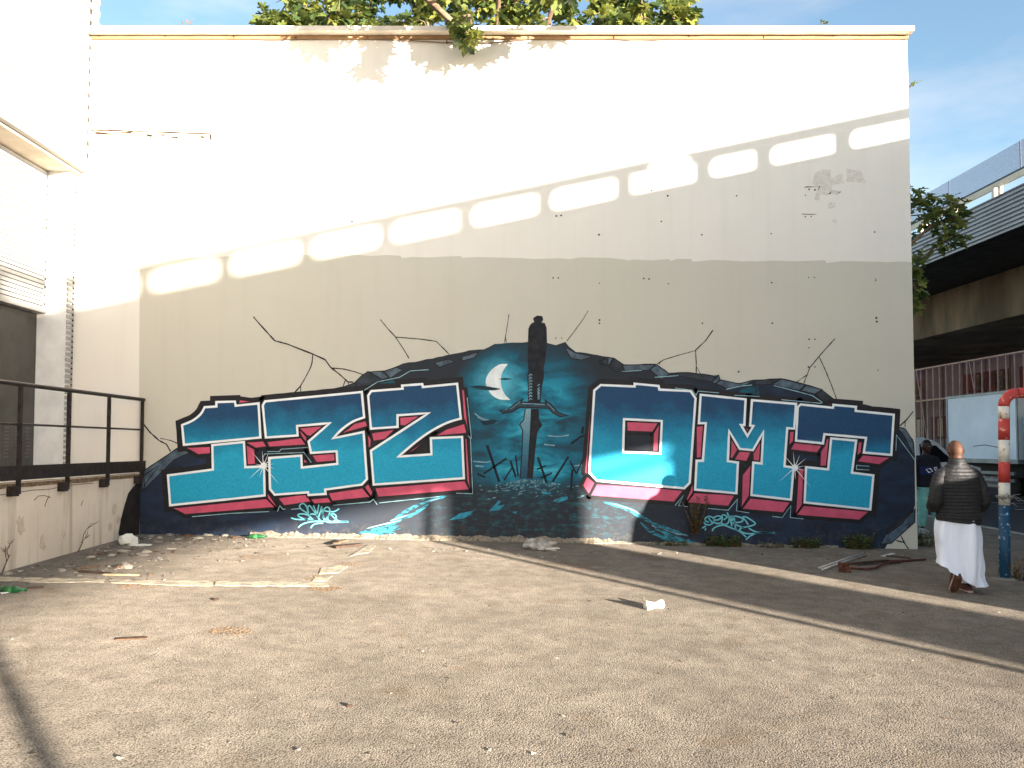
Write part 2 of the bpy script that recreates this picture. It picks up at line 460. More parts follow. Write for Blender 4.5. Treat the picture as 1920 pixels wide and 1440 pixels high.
# peeled plaster, upper right
PEEL = M('peeled_plaster', s(218, 211, 201), var=.07, scale=14, bump=.4)
random.seed(5)
def patch(pts, name, mat, lay, parent=wall, jit=.8):
    o = []
    for i in range(len(pts)):
        a = Vector(pts[i]); c = Vector(pts[(i+1) % len(pts)])
        for j in range(3):
            q = a.lerp(c, j/3); o.append((q.x+random.uniform(-jit, jit), q.y+random.uniform(-jit, jit)))
    B().prism([W(p[0], p[1], D) for p in o], (0, -lay, 0)).build(name, mat, parent)
sc = lambda L: [(1200+a/3.692, 180+c/3.692) for a, c in L]
for L in ([(1215, 530), (1260, 505), (1320, 515), (1325, 570), (1400, 535), (1410, 600), (1330, 615), (1325, 660), (1300, 685), (1245, 680), (1240, 720), (1210, 715), (1225, 640), (1190, 600)],
          [(1330, 650), (1390, 655), (1365, 685), (1330, 675)], [(1310, 735), (1350, 735), (1355, 765), (1315, 780), (1300, 765)], [(1340, 850), (1362, 855), (1358, 880), (1328, 868)], [(1430, 500), (1530, 520), (1560, 600), (1430, 590)]):
    patch(sc(L), 'peeled_patch', PEEL, .004)
for L in ([(1130, 638), (1150, 625), (1200, 628), (1270, 630), (1200, 632), (1150, 632)], [(1240, 620), (1232, 650), (1237, 650), (1245, 625)], [(1300, 680), (1330, 655), (1318, 678)], [(1360, 680), (1390, 660), (1388, 668)], [(0, 632), (90, 636), (95, 640), (0, 637)], [(1120, 815), (1220, 817), (1220, 821), (1120, 820)]):
    patch(sc(L), 'plaster_crack', M('crack_grey', s(120, 112, 104), var=.1), .0055, jit=.4)
# broken stub of an old cornice, upper left
sc2 = lambda L: [(140+a/5.053, a2/5.053) for a, a2 in L]
STUB = M('stub_plaster', s(214, 196, 168), var=.25, scale=12, bump=.8, bscale=18, bdist=.05)
patch(sc2([(60, 1215), (170, 1240), (700, 1256), (1290, 1280), (1295, 1330), (1180, 1335), (950, 1325), (700, 1318), (450, 1310), (200, 1300), (60, 1310)]), 'broken_cornice', STUB, .035, jit=1.0)
for L in ([(200, 1258), (290, 1264), (410, 1276), (330, 1286), (205, 1280)], [(680, 1275), (750, 1288), (740, 1308), (700, 1304)], [(450, 1262), (560, 1258), (540, 1272), (460, 1274)], [(830, 1280), (900, 1284), (840, 1298)], [(920, 1310), (990, 1300), (985, 1322), (930, 1322)], [(90, 1215), (140, 1222), (130, 1234), (95, 1226)], [(1180, 1310), (1215, 1295), (1250, 1308), (1230, 1320)], [(1286, 1280), (1297, 1280), (1297, 1332), (1290, 1332)], [(160, 1232), (700, 1248), (1292, 1272), (1292, 1284), (700, 1261), (165, 1245)]):
    patch(sc2(L), 'cornice_scar', M('scar_brown', s(44, 28, 18), var=.3, scale=30), .038, jit=.6)
# crumbled mortar fillet at the foot of the wall
random.seed(21)
FIL = M('mortar_crumb', s(148, 136, 118), var=.25, scale=20, bump=.8, bscale=50)
b = B(); xs = [W(470, 1010, D).x + i*.035 for i in range(270)]
rows = []
for x in xs:
    if x > WX1: break
    h = .07 + .06*mnoise.noise(Vector((x*5, 1, 0))) + .03*mnoise.noise(Vector((x*21, 4, 0)))
    w_ = .10 + .05*mnoise.noise(Vector((x*3.3, 8, 0))) + .03*mnoise.noise(Vector((x*17, 2, 0)))
    if x > 1.6: h *= .45; w_ *= .6
    g = gz(x, D)
    rows.append([Vector((x, D+.02, g-.05)), Vector((x, D-w_, g-.05)), Vector((x, D-w_, g+.012)), Vector((x, D-w_*.45, g+h*.6)), Vector((x, D-.004, g+max(.01, h))), Vector((x, D+.02, g+max(.01, h)))])
b.loft(rows, smooth=False); b.build('mortar_fillet', FIL, wall)

# ---- left building
LBX = -6.93
BW = M('cladding_white', s(158, 157, 154), rough=.55, var=.04, scale=2)
JAMB = M('jamb_white', s(226, 226, 224), rough=.7, var=.06, scale=3, bump=.1)
lb = thing('warehouse', 'white metal clad warehouse with roller shutter and dark door beside the ramp', 'building', (-9.5, 4, gz(-9.5, 4)))
zs = W(154, 324, D).z                       # soffit height
Y0 = -7.0
B().box(-14, LBX, Y0, D+.24, zs, zs+4.6).build('upper_storey', BW, lb)
zi = zs+.12
while zi < zs+4.5:                            # ribs of the upper cladding
    B().box(LBX-.004, LBX+.016, Y0, D+.245, zi, zi+.1).build('cladding_rib', BW, lb); zi += .2
JD = D-.22
B().box(-14, -7.72, Y0, D-.004, gz(-9, 0)-1.2, zs-.004).build('lower_storey', JAMB, lb)
B().box(-7.715, -7.115, JD, D-.004, gz(-7, D)-.3, zs-.006).build('jamb', JAMB, lb)
zi = gz(-7, D)+1.0
while zi < zs-.1:
    B().box(-7.12, -7.095, JD+.012, D-.03, zi, zi+.052).build('cladding_rib', BW, lb); zi += .087
B().box(-7.5, LBX-.1, Y0, D-.01, zs-.05, zs-.008).build('soffit_board', M('soffit', s(186, 172, 152), var=.08), lb)
zsh0 = W(75, 582, JD).z
zi = zsh0
while zi < zs-.06:                            # roller shutter laths
    B().box(-7.52, -7.45, 2.0, JD-.004, zi, zi+.054).build('shutter_lath', BW, lb)
    zi += .068
B().box(-7.56, -7.43, 2.0, JD-.003, zsh0-.05, zsh0-.006).build('shutter_bar', BW, lb)
GAP_SHADE = M('rib_gap_shade', s(60, 54, 48), var=.1)
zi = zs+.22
while zi < zs+4.5:                            # dark boxes painted as the shade between ribs where they meet the wall
    B().box(LBX-.003, LBX+.012, D-.05, D-.004, zi+.015, zi+.085).build('rib_shade', GAP_SHADE, lb); zi += .2
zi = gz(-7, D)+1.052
while zi < zs-.1:  # same painted rib shade down the jamb edge
    B().box(-7.118, -7.098, D-.045, D-.02, zi+.004, zi+.031).build('rib_shade', GAP_SHADE, lb); zi += .087
zi = zsh0+.08
while zi < zs-.1:  # dark boxes stand for the shade along the shutter guide
    B().box(-7.47, -7.44, JD-.03, JD-.003, zi, zi+.04).build('guide_shade', GAP_SHADE, lb); zi += .136
DOORM = M('door_grey', s(74, 72, 68), rough=.5, var=.12, scale=3)
zr = W(262, 886, D).z                         # platform level
dl = JD
for k in range(5):
    d_ = B().box(-7.62, -7.57, dl-1.02, dl-.012, zr+.02, zsh0-.06).build('door', DOORM, lb)
    if k < 2:
        for cc in (.28, .55, .80):
            for q in range(10):
                B().box(-7.572, -7.560, dl-1.0+cc-.06, dl-1.0+cc+.06, zr+.25+q*.055, zr+.272+q*.055).build('louvre_slat', M('louvre_grey', s(96, 94, 90), rough=.5), d_)
    dl -= 1.04
# ---- loading platform with its retaining wall
PLM = bpy.data.materials.new('platform_render'); PLM.use_nodes = True
wall_nodes(PLM, s(218, 210, 196), s(120, 104, 86), streak=.75)
RX = W(262, 950, D).x
pl = thing('loading_platform', 'stained cream retaining wall of the raised platform at left', 'platform', (RX-.5, 6, gz(RX, 6)))
b = B(); ys = [-6 + i*(D-.006+6)/30 for i in range(31)]
b.loft([[Vector((RX, y, gz(RX, y)-.3)), Vector((RX+.004*mnoise.noise(Vector((y*2, 0, 0))), y, zr-.06)), Vector((RX-.02, y, zr-.02)), Vector((-7.7, y, zr-.02)), Vector((-7.7, y, gz(RX, y)-.3))] for y in ys], smooth=False)
b.build('retaining_wall', PLM, pl)
STN = M('stain_dark', s(96, 78, 62), var=.35, scale=14, col2=s(150, 132, 110))
b = B(); ys = [3 + i*(D-3.02)/70 for i in range(71)]
b.loft([[Vector((RX+.006, y, zr-.075-.03*abs(mnoise.noise(Vector((y*4, 1, 1)))))), Vector((RX+.006, y, zr-.028)), Vector((RX-.1, y, zr-.012)), Vector((RX-.1, y, zr-.05))] for y in ys], smooth=False)
b.build('weathered_edge', STN, pl)
CRKM = M('platform_crack', s(92, 76, 62), var=.2)
def on_face(px, py):
    d = ray(px, py); k = (RX+.005)/d.x
    return Vector((RX+.005, d.y*k, CZ+d.z*k))
for L in ([(0, 928), (30, 924), (60, 919), (95, 917), (120, 911), (150, 908), (175, 906)], [(64, 938), (72, 930), (84, 929), (95, 933)], [(84, 950), (88, 938), (92, 930)], [(152, 948), (154, 942), (156, 938)]):
    B().tube([on_face(*p) for p in L], .004, 5).build('crack', CRKM, pl)
random.seed(14)
for cx_, cy_, r_ in ((40, 985, 20), (215, 955, 12), (222, 975, 10), (80, 1020, 16), (12, 1035, 14), (120, 1000, 10), (206, 990, 9)):
    P = [(cx_+cos(a)*r_*.5*random.uniform(.5, 1.1), cy_+sin(a)*r_*random.uniform(.5, 1.2)) for a in [2*pi*i/12 for i in range(12)]]
    Q = [on_face(*p) for p in P]
    B().prism(Q, (-.003, 0, 0)).build('damp_patch', M('damp', s(176, 164, 146), scale=16, col2=s(204, 195, 180)), pl)
# ---- railing
IRON = M('iron_dark', s(48, 40, 38), rough=.55, var=.25, scale=12, metallic=.3, bump=.2)
RRX = RX+.06
rl = thing('handrail', 'dark brown steel railing bolted along the platform edge', 'railing', (RRX, 9, gz(RRX, 9)))
zt = W(264, 750, D).z; zm = W(264, 806, D).z; zk0 = W(264, 884, D).z; zk1 = W(264, 866, D).z
B().tube([(RRX, 2.5, zt), (RRX, D-.05, zt)], .028, 10).build('top_rail', IRON, rl)
B().tube([(RRX, 2.5, zm), (RRX, D-.05, zm)], .014, 8).build('middle_rail', IRON, rl)
B().box(RRX+.02, RRX+.032, 2.5, D-.02, zk0, zk1+.02).build('kick_plate', IRON, rl)
yy = D-.1
while yy > 2.4:
    zb_ = zk0-.17
    p_ = B().box(RRX-.02, RRX+.02, yy-.022, yy+.022, zb_, zt-.03).tube([(RRX, yy, zt-.04), (RRX, yy, zt-.005)], [.02, .01], 8).build('post', IRON, rl)
    B().box(RX-.02, RRX+.028, yy-.13, yy-.024, zb_-.02, zb_+.1).build('bracket', IRON, p_)
    B().tube([(RRX+.026, yy-.08, zb_+.04), (RRX+.036, yy-.08, zb_+.04)], .012, 6).build('bolt', IRON, p_)
    yy -= 1.06

# ---- viaduct
via = thing('viaduct', 'elevated concrete viaduct with grey corrugated fascia at the right', 'viaduct', VP(18, 20, gz(18, 20)))
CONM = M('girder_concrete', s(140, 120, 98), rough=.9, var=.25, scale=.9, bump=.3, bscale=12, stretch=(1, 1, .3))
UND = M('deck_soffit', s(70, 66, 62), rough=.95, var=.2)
CLAD = M('fascia_metal', s(172, 174, 180), rough=.45, metallic=.2, var=.06, scale=.7)
CREAM = M('rail_cream', s(226, 214, 190), rough=.6, var=.06)
def vbox(bb, u0, u1, t0, t1, h0, h1):
    p = [VP(u, t, CZ+h) for h in (h0, h1) for t in (t0, t1) for u in (u0, u1)]
    return bb.add(p, [(0, 2, 3, 1), (4, 5, 7, 6), (0, 1, 5, 4), (2, 6, 7, 3), (0, 4, 6, 2), (1, 3, 7, 5)])
T0, T1 = -62, 90
HB = 3.89                                     # girder underside above lens height
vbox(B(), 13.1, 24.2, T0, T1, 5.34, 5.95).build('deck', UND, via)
t = T0
while t < T1:
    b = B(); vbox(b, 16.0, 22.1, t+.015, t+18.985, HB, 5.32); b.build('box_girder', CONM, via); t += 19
vbox(B(), 13.3, 13.5, T0, T1, 5.95, 6.2).build('near_parapet', CONM, via)
vbox(B(), 23.9, 24.2, T0, T1, 5.95, 6.9).build('far_parapet', CONM, via)
# corrugated fascia panels
n_r = 9; h0, h1 = 5.30, 6.28
t = -30
while t < 66:
    prof = []
    pts = []
    for k in range(n_r):
        a = h0+(h1-h0)*k/n_r; c = (h1-h0)/n_r
        pts += [(13.02, a), (13.02, a+c*.55), (12.95, a+c*.66), (12.95, a+c*.86), (13.02, a+c)]
    pts += [(13.06, h1), (13.06, h0)]
    b = B()
    b.loft([[VP(u, tt, CZ+h) for u, h in pts] for tt in (t+.006, t+3.994)], smooth=False)
    b.build('fascia_panel', CLAD, via); t += 4
# slotted guard rail: each bay a plate with a rounded slot
UR = 13.33
HT = 4.075 + .2036*UR
def wall_to_t(px):
    X = (px-960)/FPX*D; sa, ca = sin(SUN_AZ), cos(SUN_AZ)
    k = (UR - X*cos(VA) - D*sin(VA))/(sa*cos(VA) - ca*sin(VA))
    x, y = X+sa*k, D-ca*k
    return -x*sin(VA)+y*cos(VA)
joints = [wall_to_t(p) for p in (1594, 1443, 1328, 1177, 1027, 877, 726, 575, 422, 270)]
dt = joints[1]-joints[0]
dt = abs(joints[4]-joints[3])
jl = sorted(joints)
while jl[0] > -40: jl.insert(0, jl[0]-dt)
while jl[-1] < 62: jl.append(jl[-1]+dt)
gap_bay = sorted([joints[2], joints[3]])
for i in range(len(jl)-1):
    a, c = jl[i], jl[i+1]
    outer = [(a+.003, HT-.62), (c-.003, HT-.62), (c-.003, HT), (a+.003, HT)]
    x0, x1, y0, y1 = a+.11, c-.11, HT-.43, HT-.155
    hole = []
    for (cx_, cy_, r, a0) in ((x1-.09, y0+.09, .09, -90), (x1-.05, y1-.05, .05, 0), (x0+.135, y1-.135, .135, 90), (x0+.12, y0+.12, .12, 180)):
        for k in range(5):
            an = radians(a0+22.5*k); hole.append((cx_+r*cos(an), cy_+r*sin(an)))
    is_gap = abs(a-gap_bay[0]) < .02
    loops = [[Vector((p[0], p[1], 0)) for p in outer], [Vector((p[0], p[1], 0)) for p in hole]]
    b = B()
    if is_gap:
        m0, m1 = a+(c-a)*.30, a+(c-a)*.80
        vbox(b, UR-.03, UR+.03, a+.003, c-.003, HT-.62, HT-.43)
        vbox(b, UR-.03, UR+.03, a+.003, a+.12, HT-.43, HT-.155)
        vbox(b, UR-.03, UR+.03, c-.12, c-.003, HT-.43, HT-.155)
        vbox(b, UR-.03, UR+.03, a+.003, m0, HT-.155, HT)
        vbox(b, UR-.03, UR+.03, m1, c-.003, HT-.155, HT)
    else:
        tris = tessellate_polygon(loops); n0 = 4; nh = len(hole); N = n0+nh
        fl = [p for lp in loops for p in lp]
        vs = [VP(UR-.03, p.x, CZ+p.y) for p in fl] + [VP(UR+.03, p.x, CZ+p.y) for p in fl]
        fs = [tuple(q) for q in tris] + [tuple(j+N for j in reversed(q)) for q in tris]
        fs += [(j, (j+1) % n0, (j+1) % n0+N, j+N) for j in range(n0)]
        fs += [(n0+j, n0+(j+1) % nh, n0+(j+1) % nh+N, n0+j+N) for j in range(nh)]
        b.add(vs, fs)
    b.build('railing_bay', CREAM, via)
    b = B(); vbox(b, UR-.16, UR-.032, c-.055, c+.055, HT-.6, HT-.14); b.build('rail_post', CREAM, via)
vbox(B(), UR+.05, UR+.11, -40, 62, HT-.02, HT+.09).build('screen_sill', M('sill_dark', s(40, 42, 50), rough=.5), via)
# glass noise screen
GL = bpy.data.materials.new('screen_glass'); GL.use_nodes = True
n, l, bs = nodes_of(GL)
bs.inputs['Base Color'].default_value = s(150, 156, 172); bs.inputs['Roughness'].default_value = .15
tr = n.new('ShaderNodeBsdfTransparent'); tr.inputs[0].default_value = (.95, .96, .98, 1)
mx = n.new('ShaderNodeMixShader'); mx.inputs[0].default_value = .42
l.new(tr.outputs[0], mx.inputs[1]); l.new(bs.outputs[0], mx.inputs[2]); l.new(mx.outputs[0], n['Material Output'].inputs[0])
t = 10
while t < 60:
    b = B(); vbox(b, UR+.075, UR+.085, t+.02, t+2.98, HT+.09, HT+.78); b.build('glass_pane', GL, via)
    b = B(); vbox(b, UR+.072, UR+.09, t-.012, t+.012, HT+.09, HT+.785); b.build('screen_post', M('mullion', s(60, 66, 76), rough=.6), via)
    t += 3
# unseen piers behind and beside the camera, the wide one added for its shade
def wall_pt(px, u, py=900):
    p = W(px, py, D); sa, ca = sin(SUN_AZ), cos(SUN_AZ)
    k = (u - p.x*cos(VA) - p.y*sin(VA))/(sa*cos(VA) - ca*sin(VA))
    return p.x+sa*k, p.y-ca*k
def shadow_pier(px0, px1, u, half, n=14):
    x0, y0 = wall_pt(px0, u); x1, y1 = wall_pt(px1, u)
    c = Vector(((x0+x1)/2, (y0+y1)/2, 0))
    perp = Vector((cos(SUN_AZ), sin(SUN_AZ)))
    w = abs((Vector((x1, y1))-Vector((x0, y0))).dot(perp))/2
    z0 = gz(c.x, c.y)-.3; z1 = CZ+HB+.02
    if half is None:
        B().lathe([(w, 0), (w, z1-z0)], c=(c.x, c.y, z0), n=24).build('shadow_pier', CONM, via)
    else:
        d = (Vector((x1, y1))-Vector((x0, y0))); L = d.length; d.normalize(); e = Vector((-d.y, d.x))*half
        q = [Vector((x0, y0))-e, Vector((x1, y1))-e, Vector((x1, y1))+e, Vector((x0, y0))+e]
        B().prism([(p.x, p.y, z0) for p in q], (0, 0, z1-z0)).build('shadow_pier', CONM, via)
shadow_pier(832, 1100, 18.6, None)
shadow_pier(1306, 1760, 18.6, .45)
# two thin poles whose shadows cross the lot, and a slanted stay under the deck
POLE = M('galvanised', s(120, 122, 124), rough=.5, metallic=.5, var=.1)
def pole(gx, gy, dist, h, r, label):
    g = G(gx, gy); x, y = g.x+sin(SUN_AZ)*dist, g.y-cos(SUN_AZ)*dist
    z = gz(x, y)
    b = B().tube([(x, y, z-.1), (x, y, z+h)], [r, r*.8], 10).lathe([(r*2.2, 0), (r*2.2, .03), (r*1.2, .05)], c=(x, y, z), n=12)
    return tag(b.build('steel_pole', POLE, None, Vector((x, y, z))), label, 'pole')
pole(1300, 1122, 15.0, 3.9, .075, 'grey steel pole casting the thin shadow band across the lot')
pole(60, 1372, 17, 4.6, .075, 'grey steel pole whose shadow crosses the lower left corner')
def back(px, py, u):
    p = W(px, py, D); sa, ca = sin(SUN_AZ), cos(SUN_AZ)
    k = (u - p.x*cos(VA) - p.y*sin(VA))/(sa*cos(VA) - ca*sin(VA))
    return p - LDIR*(k/cos(SUN_EL))
b = B().tube([back(1040, 918, 20.6), back(1142, 888, 20.3), back(1300, 843, 19.8), back(1360, 826, 19.6)], .075, 8)
b.build('drain_pipe', POLE, via)
# ================================================================== MURAL (spray paint on the wall)
MO = Vector((0, D, gz(0, D)))
mural = thing('graffiti_mural', 'wide graffiti mural of block letters, moonlit sword and broken stone edge', 'mural', MO)
LAY = .0014
def wp(p, lay): return W(p[0], p[1], D - .0015 - LAY*(lay+1.0))
Z1 = lambda L: [(240+a/2.909, 680+c/2.909) for a, c in L]
Z3 = lambda L: [(1080+a/2.909, 680+c/2.909) for a, c in L]
Z2 = lambda L: [(860+a/3.0, 560+c/3.0) for a, c in L]
ZB = lambda L: [(1100+a/3.0476, 440+c/3.0476) for a, c in L]
ZA = lambda L: [(240+a/4.0, 440+c/4.0) for a, c in L]
ZT = lambda L: [(520+a/12.0, 930+c/12.0) for a, c in L]
ZU = lambda L: [(1280+a/9.6, 930+c/9.6) for a, c in L]
ZE = lambda L: [(1240+a/3.692, 920+c/3.692) for a, c in L]
def stroke(b, pts, w, lay, closed=False, taper=False, wob=.08, dens=12):
    P = []
    m = len(pts); segs = m if closed else m-1
    for i in range(segs):
        a = Vector(pts[i]); c = Vector(pts[(i+1) % m]); k = max(1, int((c-a).length/dens))
        for j in range(k): P.append((a.lerp(c, j/k), j == 0))
    if not closed: P.append((Vector(pts[-1]), True))
    n = len(P); vs = []
    for i, (p, corner) in enumerate(P):
        pr = P[i-1][0] if (i > 0 or closed) else p
        nx = P[(i+1) % n][0] if (i < n-1 or closed) else p
        d1 = (p-pr); d2 = (nx-p)
        d1 = d1.normalized() if d1.length > 1e-6 else d2.normalized()
        d2 = d2.normalized() if d2.length > 1e-6 else d1
        n1 = Vector((-d1.y, d1.x)); n2 = Vector((-d2.y, d2.x)); nn = n1+n2
        if nn.length < .2: nn = n1.copy()
        nn.normalize(); k = 1/max(.45, nn.dot(n1))
        ww = w/2*k*(1+wob*mnoise.noise(Vector((p.x*.21, p.y*.21, lay))))
        if taper:
            f = i/max(1, n-1); ww *= .35+.65*f
        vs += [wp(p+nn*ww, lay), wp(p-nn*ww, lay)]
    fs = []
    for i in range(n if closed else n-1):
        j = (i+1) % n
        fs.append((2*i, 2*i+1, 2*j+1, 2*j))
    return b.add(vs, fs)
def fill(b, pts, lay, holes=()):
    return b.poly([wp(p, lay) for p in pts], [[wp(p, lay) for p in h] for h in holes])

def spray(name, ramp, z0, z1, nscale=2.6, namp=.36, rough=.6):
    """colour by height on the wall, as sprayed, with soft noise"""
    m = bpy.data.materials.new(name); m.use_nodes = True
    n, l, bs = nodes_of(m); bs.inputs['Roughness'].default_value = rough; bs.inputs['Specular IOR Level'].default_value = .25
    tc = n.new('ShaderNodeTexCoord'); sp = n.new('ShaderNodeSeparateXYZ'); l.new(tc.outputs['Object'], sp.inputs[0])
    no = n.new('ShaderNodeTexNoise'); no.inputs['Scale'].default_value = nscale; no.inputs['Detail'].default_value = 6; no.inputs['Roughness'].default_value = .6
    l.new(tc.outputs['Object'], no.inputs['Vector'])
    k = n.new('ShaderNodeMapRange'); k.inputs['From Min'].default_value = z0; k.inputs['From Max'].default_value = z1; k.clamp = False
    l.new(sp.outputs[2], k.inputs['Value'])
    nn = math_node(n, l, 'MULTIPLY_ADD', no.outputs['Fac'], namp); nn.node.inputs[2].default_value = -namp/2
    v = math_node(n, l, 'ADD', k.outputs[0], nn, True)
    r = n.new('ShaderNodeValToRGB'); e = r.color_ramp.elements
    e[0].position, e[0].color = ramp[0]; e[1].position, e[1].color = ramp[-1]
    for p, c in ramp[1:-1]:
        q = e.new(p); q.color = c
    l.new(v, r.inputs[0])
    fn = n.new('ShaderNodeTexNoise'); fn.inputs['Scale'].default_value = 60; fn.inputs['Detail'].default_value = 3; l.new(tc.outputs['Object'], fn.inputs['Vector'])
    fr = n.new('ShaderNodeMapRange'); fr.inputs['To Min'].default_value = .82; fr.inputs['To Max'].default_value = 1.16; fr.inputs['From Min'].default_value = .3; fr.inputs['From Max'].default_value = .7
    l.new(fn.outputs['Fac'], fr.inputs['Value'])
    l.new(mixc(n, l, 1.0, r.outputs[0], fr.outputs[0], 'MULTIPLY'), bs.inputs['Base Color'])
    nb = n.new('ShaderNodeTexNoise'); nb.inputs['Scale'].default_value = 40; nb.inputs['Detail'].default_value = 4; l.new(tc.outputs['Object'], nb.inputs['Vector'])
    bp = n.new('ShaderNodeBump'); bp.inputs['Strength'].default_value = .4; bp.inputs['Distance'].default_value = .006
    l.new(nb.outputs['Fac'], bp.inputs['Height']); l.new(bp.outputs[0], bs.inputs['Normal'])
    return m
lz = lambda py: W(960, py, D).z - MO.z
NAVY, MIDB, TEAL = s(32, 70, 106), s(26, 114, 152), s(36, 160, 196)
BLUE = spray('spray_blue', [(0, TEAL), (.48, TEAL), (.70, MIDB), (.90, NAVY), (1, NAVY)], lz(950), lz(735))
BLUE2 = spray('spray_blue_cap', [(0, TEAL), (.25, MIDB), (.6, NAVY), (1, NAVY)], lz(836), lz(745))
BLUE3 = spray('spray_blue_capright', [(0, MIDB), (.3, NAVY), (1, NAVY)], lz(845), lz(770))
BLUE4 = spray('spray_blue_stem', [(0, TEAL), (.8, TEAL), (1, s(30, 120, 155))], lz(960), lz(825))
WHT = M('spray_white', s(236, 240, 242), rough=.6, var=.03)
BLK = M('spray_black', s(26, 24, 30), rough=.6, var=.2, scale=6)
PINK = M('spray_pink', s(204, 84, 112), rough=.6, var=.08, scale=5)
SLATE = M('spray_slate', s(80, 97, 112), rough=.6, var=.3, scale=6)
SLATE2 = M('spray_slate_dark', s(44, 52, 62), rough=.6, var=.3, scale=6)
CYAN = M('spray_cyan', s(112, 196, 208), rough=.6, var=.05)
TEALM = M('spray_teal_mark', s(40, 140, 168), rough=.6, var=.25, scale=9)
PALE = M('spray_paleblue', s(120, 160, 178), rough=.6, var=.2, scale=12)

# --- dark background with a teal night sky round the sword
BGM = bpy.data.materials.new('spray_night'); BGM.use_nodes = True
n, l, bs = nodes_of(BGM); bs.inputs['Roughness'].default_value = .65; bs.inputs['Specular IOR Level'].default_value = .25
tc = n.new('ShaderNodeTexCoord'); P = tc.outputs['Object']
sp = n.new('ShaderNodeSeparateXYZ'); l.new(P, sp.inputs[0]); X_, Z_ = sp.outputs[0], sp.outputs[2]
mp = n.new('ShaderNodeMapping'); mp.inputs['Scale'].default_value = (1.0, 1, 2.6); l.new(P, mp.inputs[0])
cl = n.new('ShaderNodeTexNoise'); cl.inputs['Scale'].default_value = 1.9; cl.inputs['Detail'].default_value = 8; cl.inputs['Roughness'].default_value = .6; cl.inputs['Distortion'].default_value = .4
l.new(mp.outputs[0], cl.inputs['Vector'])
def blob(cx, cz, rx, rz):
    a = math_node(n, l, 'DIVIDE', math_node(n, l, 'SUBTRACT', X_, cx), rx); c = math_node(n, l, 'DIVIDE', math_node(n, l, 'SUBTRACT', Z_, cz), rz)
    d = math_node(n, l, 'SQRT', math_node(n, l, 'ADD', math_node(n, l, 'MULTIPLY', a, a), math_node(n, l, 'MULTIPLY', c, c)))
    return math_node(n, l, 'SUBTRACT', 1.0, d, True)
wx = lambda px: (px-960)/FPX*D
m1 = blob(wx(990), lz(800), 1.45, 1.5)
m2 = blob(wx(940), lz(718), .75, .65)
m3 = blob(wx(1000), lz(885), 1.15, .42)
m4 = blob(wx(1045), lz(740), .55, .7)
f = math_node(n, l, 'MULTIPLY', m1, 1.0)
f = math_node(n, l, 'MULTIPLY_ADD', m2, .75); f.node.inputs[2].default_value = 0; l.new(m1, f.node.inputs[2])
f = math_node(n, l, 'ADD', f, math_node(n, l, 'MULTIPLY', m3, .8))
f = math_node(n, l, 'ADD', f, math_node(n, l, 'MULTIPLY', m4, .35))
cn = n.new('ShaderNodeMapRange'); cn.inputs['From Min'].default_value = .26; cn.inputs['From Max'].default_value = .62; l.new(cl.outputs['Fac'], cn.inputs['Value'])
f = math_node(n, l, 'MULTIPLY', f, cn.outputs[0])
low = n.new('ShaderNodeMapRange'); low.inputs['From Min'].default_value = lz(920); low.inputs['From Max'].default_value = lz(900); l.new(Z_, low.inputs['Value'])
f = math_node(n, l, 'MULTIPLY', f, math_node(n, l, 'MAXIMUM', low.outputs[0], .3), True)
r = n.new('ShaderNodeValToRGB'); e = r.color_ramp.elements
e[0].position, e[0].color = 0, s(42, 47, 55); e[1].position, e[1].color = 1, s(72, 172, 192)
q = e.new(.2); q.color = s(30, 72, 90); q = e.new(.5); q.color = s(26, 108, 134); q = e.new(.75); q.color = s(34, 138, 164)
l.new(f, r.inputs[0])
side = n.new('ShaderNodeMapRange'); side.inputs['From Min'].default_value = 2.0; side.inputs['From Max'].default_value = 4.0
l.new(math_node(n, l, 'ABSOLUTE', X_), side.inputs['Value'])
nv = mixc(n, l, cn.outputs[0], s(30, 33, 42), s(36, 50, 72))
col = mixc(n, l, side.outputs[0], r.outputs[0], nv)
# worn foot of the wall where paint has flaked to brown render
ft = n.new('ShaderNodeMapRange'); ft.inputs['From Min'].default_value = lz(965); ft.inputs['From Max'].default_value = lz(1010); l.new(Z_, ft.inputs['Value'])
wn_ = n.new('ShaderNodeTexNoise'); wn_.inputs['Scale'].default_value = 7; wn_.inputs['Detail'].default_value = 8; wn_.inputs['Roughness'].default_value = .75; l.new(P, wn_.inputs['Vector'])
wr = n.new('ShaderNodeMapRange'); wr.inputs['From Min'].default_value = .5; wr.inputs['From Max'].default_value = .68; wr.inputs['To Max'].default_value = .55; l.new(wn_.outputs['Fac'], wr.inputs['Value'])
worn = math_node(n, l, 'MULTIPLY', ft.outputs[0], wr.outputs[0])
gm = blob(wx(1000), lz(965), 2.2, .62)
gn = n.new('ShaderNodeTexNoise'); gn.inputs['Scale'].default_value = 5.5; gn.inputs['Detail'].default_value = 7; gn.inputs['Roughness'].default_value = .7; l.new(mp.outputs[0], gn.inputs['Vector'])
gr = n.new('ShaderNodeMapRange'); gr.inputs['From Min'].default_value = .5; gr.inputs['From Max'].default_value = .72; l.new(gn.outputs['Fac'], gr.inputs['Value'])
col = mixc(n, l, math_node(n, l, 'MULTIPLY', math_node(n, l, 'MULTIPLY', gm, 1.6, True), gr.outputs[0]), col, s(40, 104, 116))
col = mixc(n, l, worn, col, s(96, 88, 78))
l.new(col, bs.inputs['Base Color'])
nb = n.new('ShaderNodeTexNoise'); nb.inputs['Scale'].default_value = 40; nb.inputs['Detail'].default_value = 5; l.new(P, nb.inputs['Vector'])
bp = n.new('ShaderNodeBump'); bp.inputs['Strength'].default_value = .3; bp.inputs['Distance'].default_value = .008; l.new(nb.outputs['Fac'], bp.inputs['Height']); l.new(bp.outputs[0], bs.inputs['Normal'])

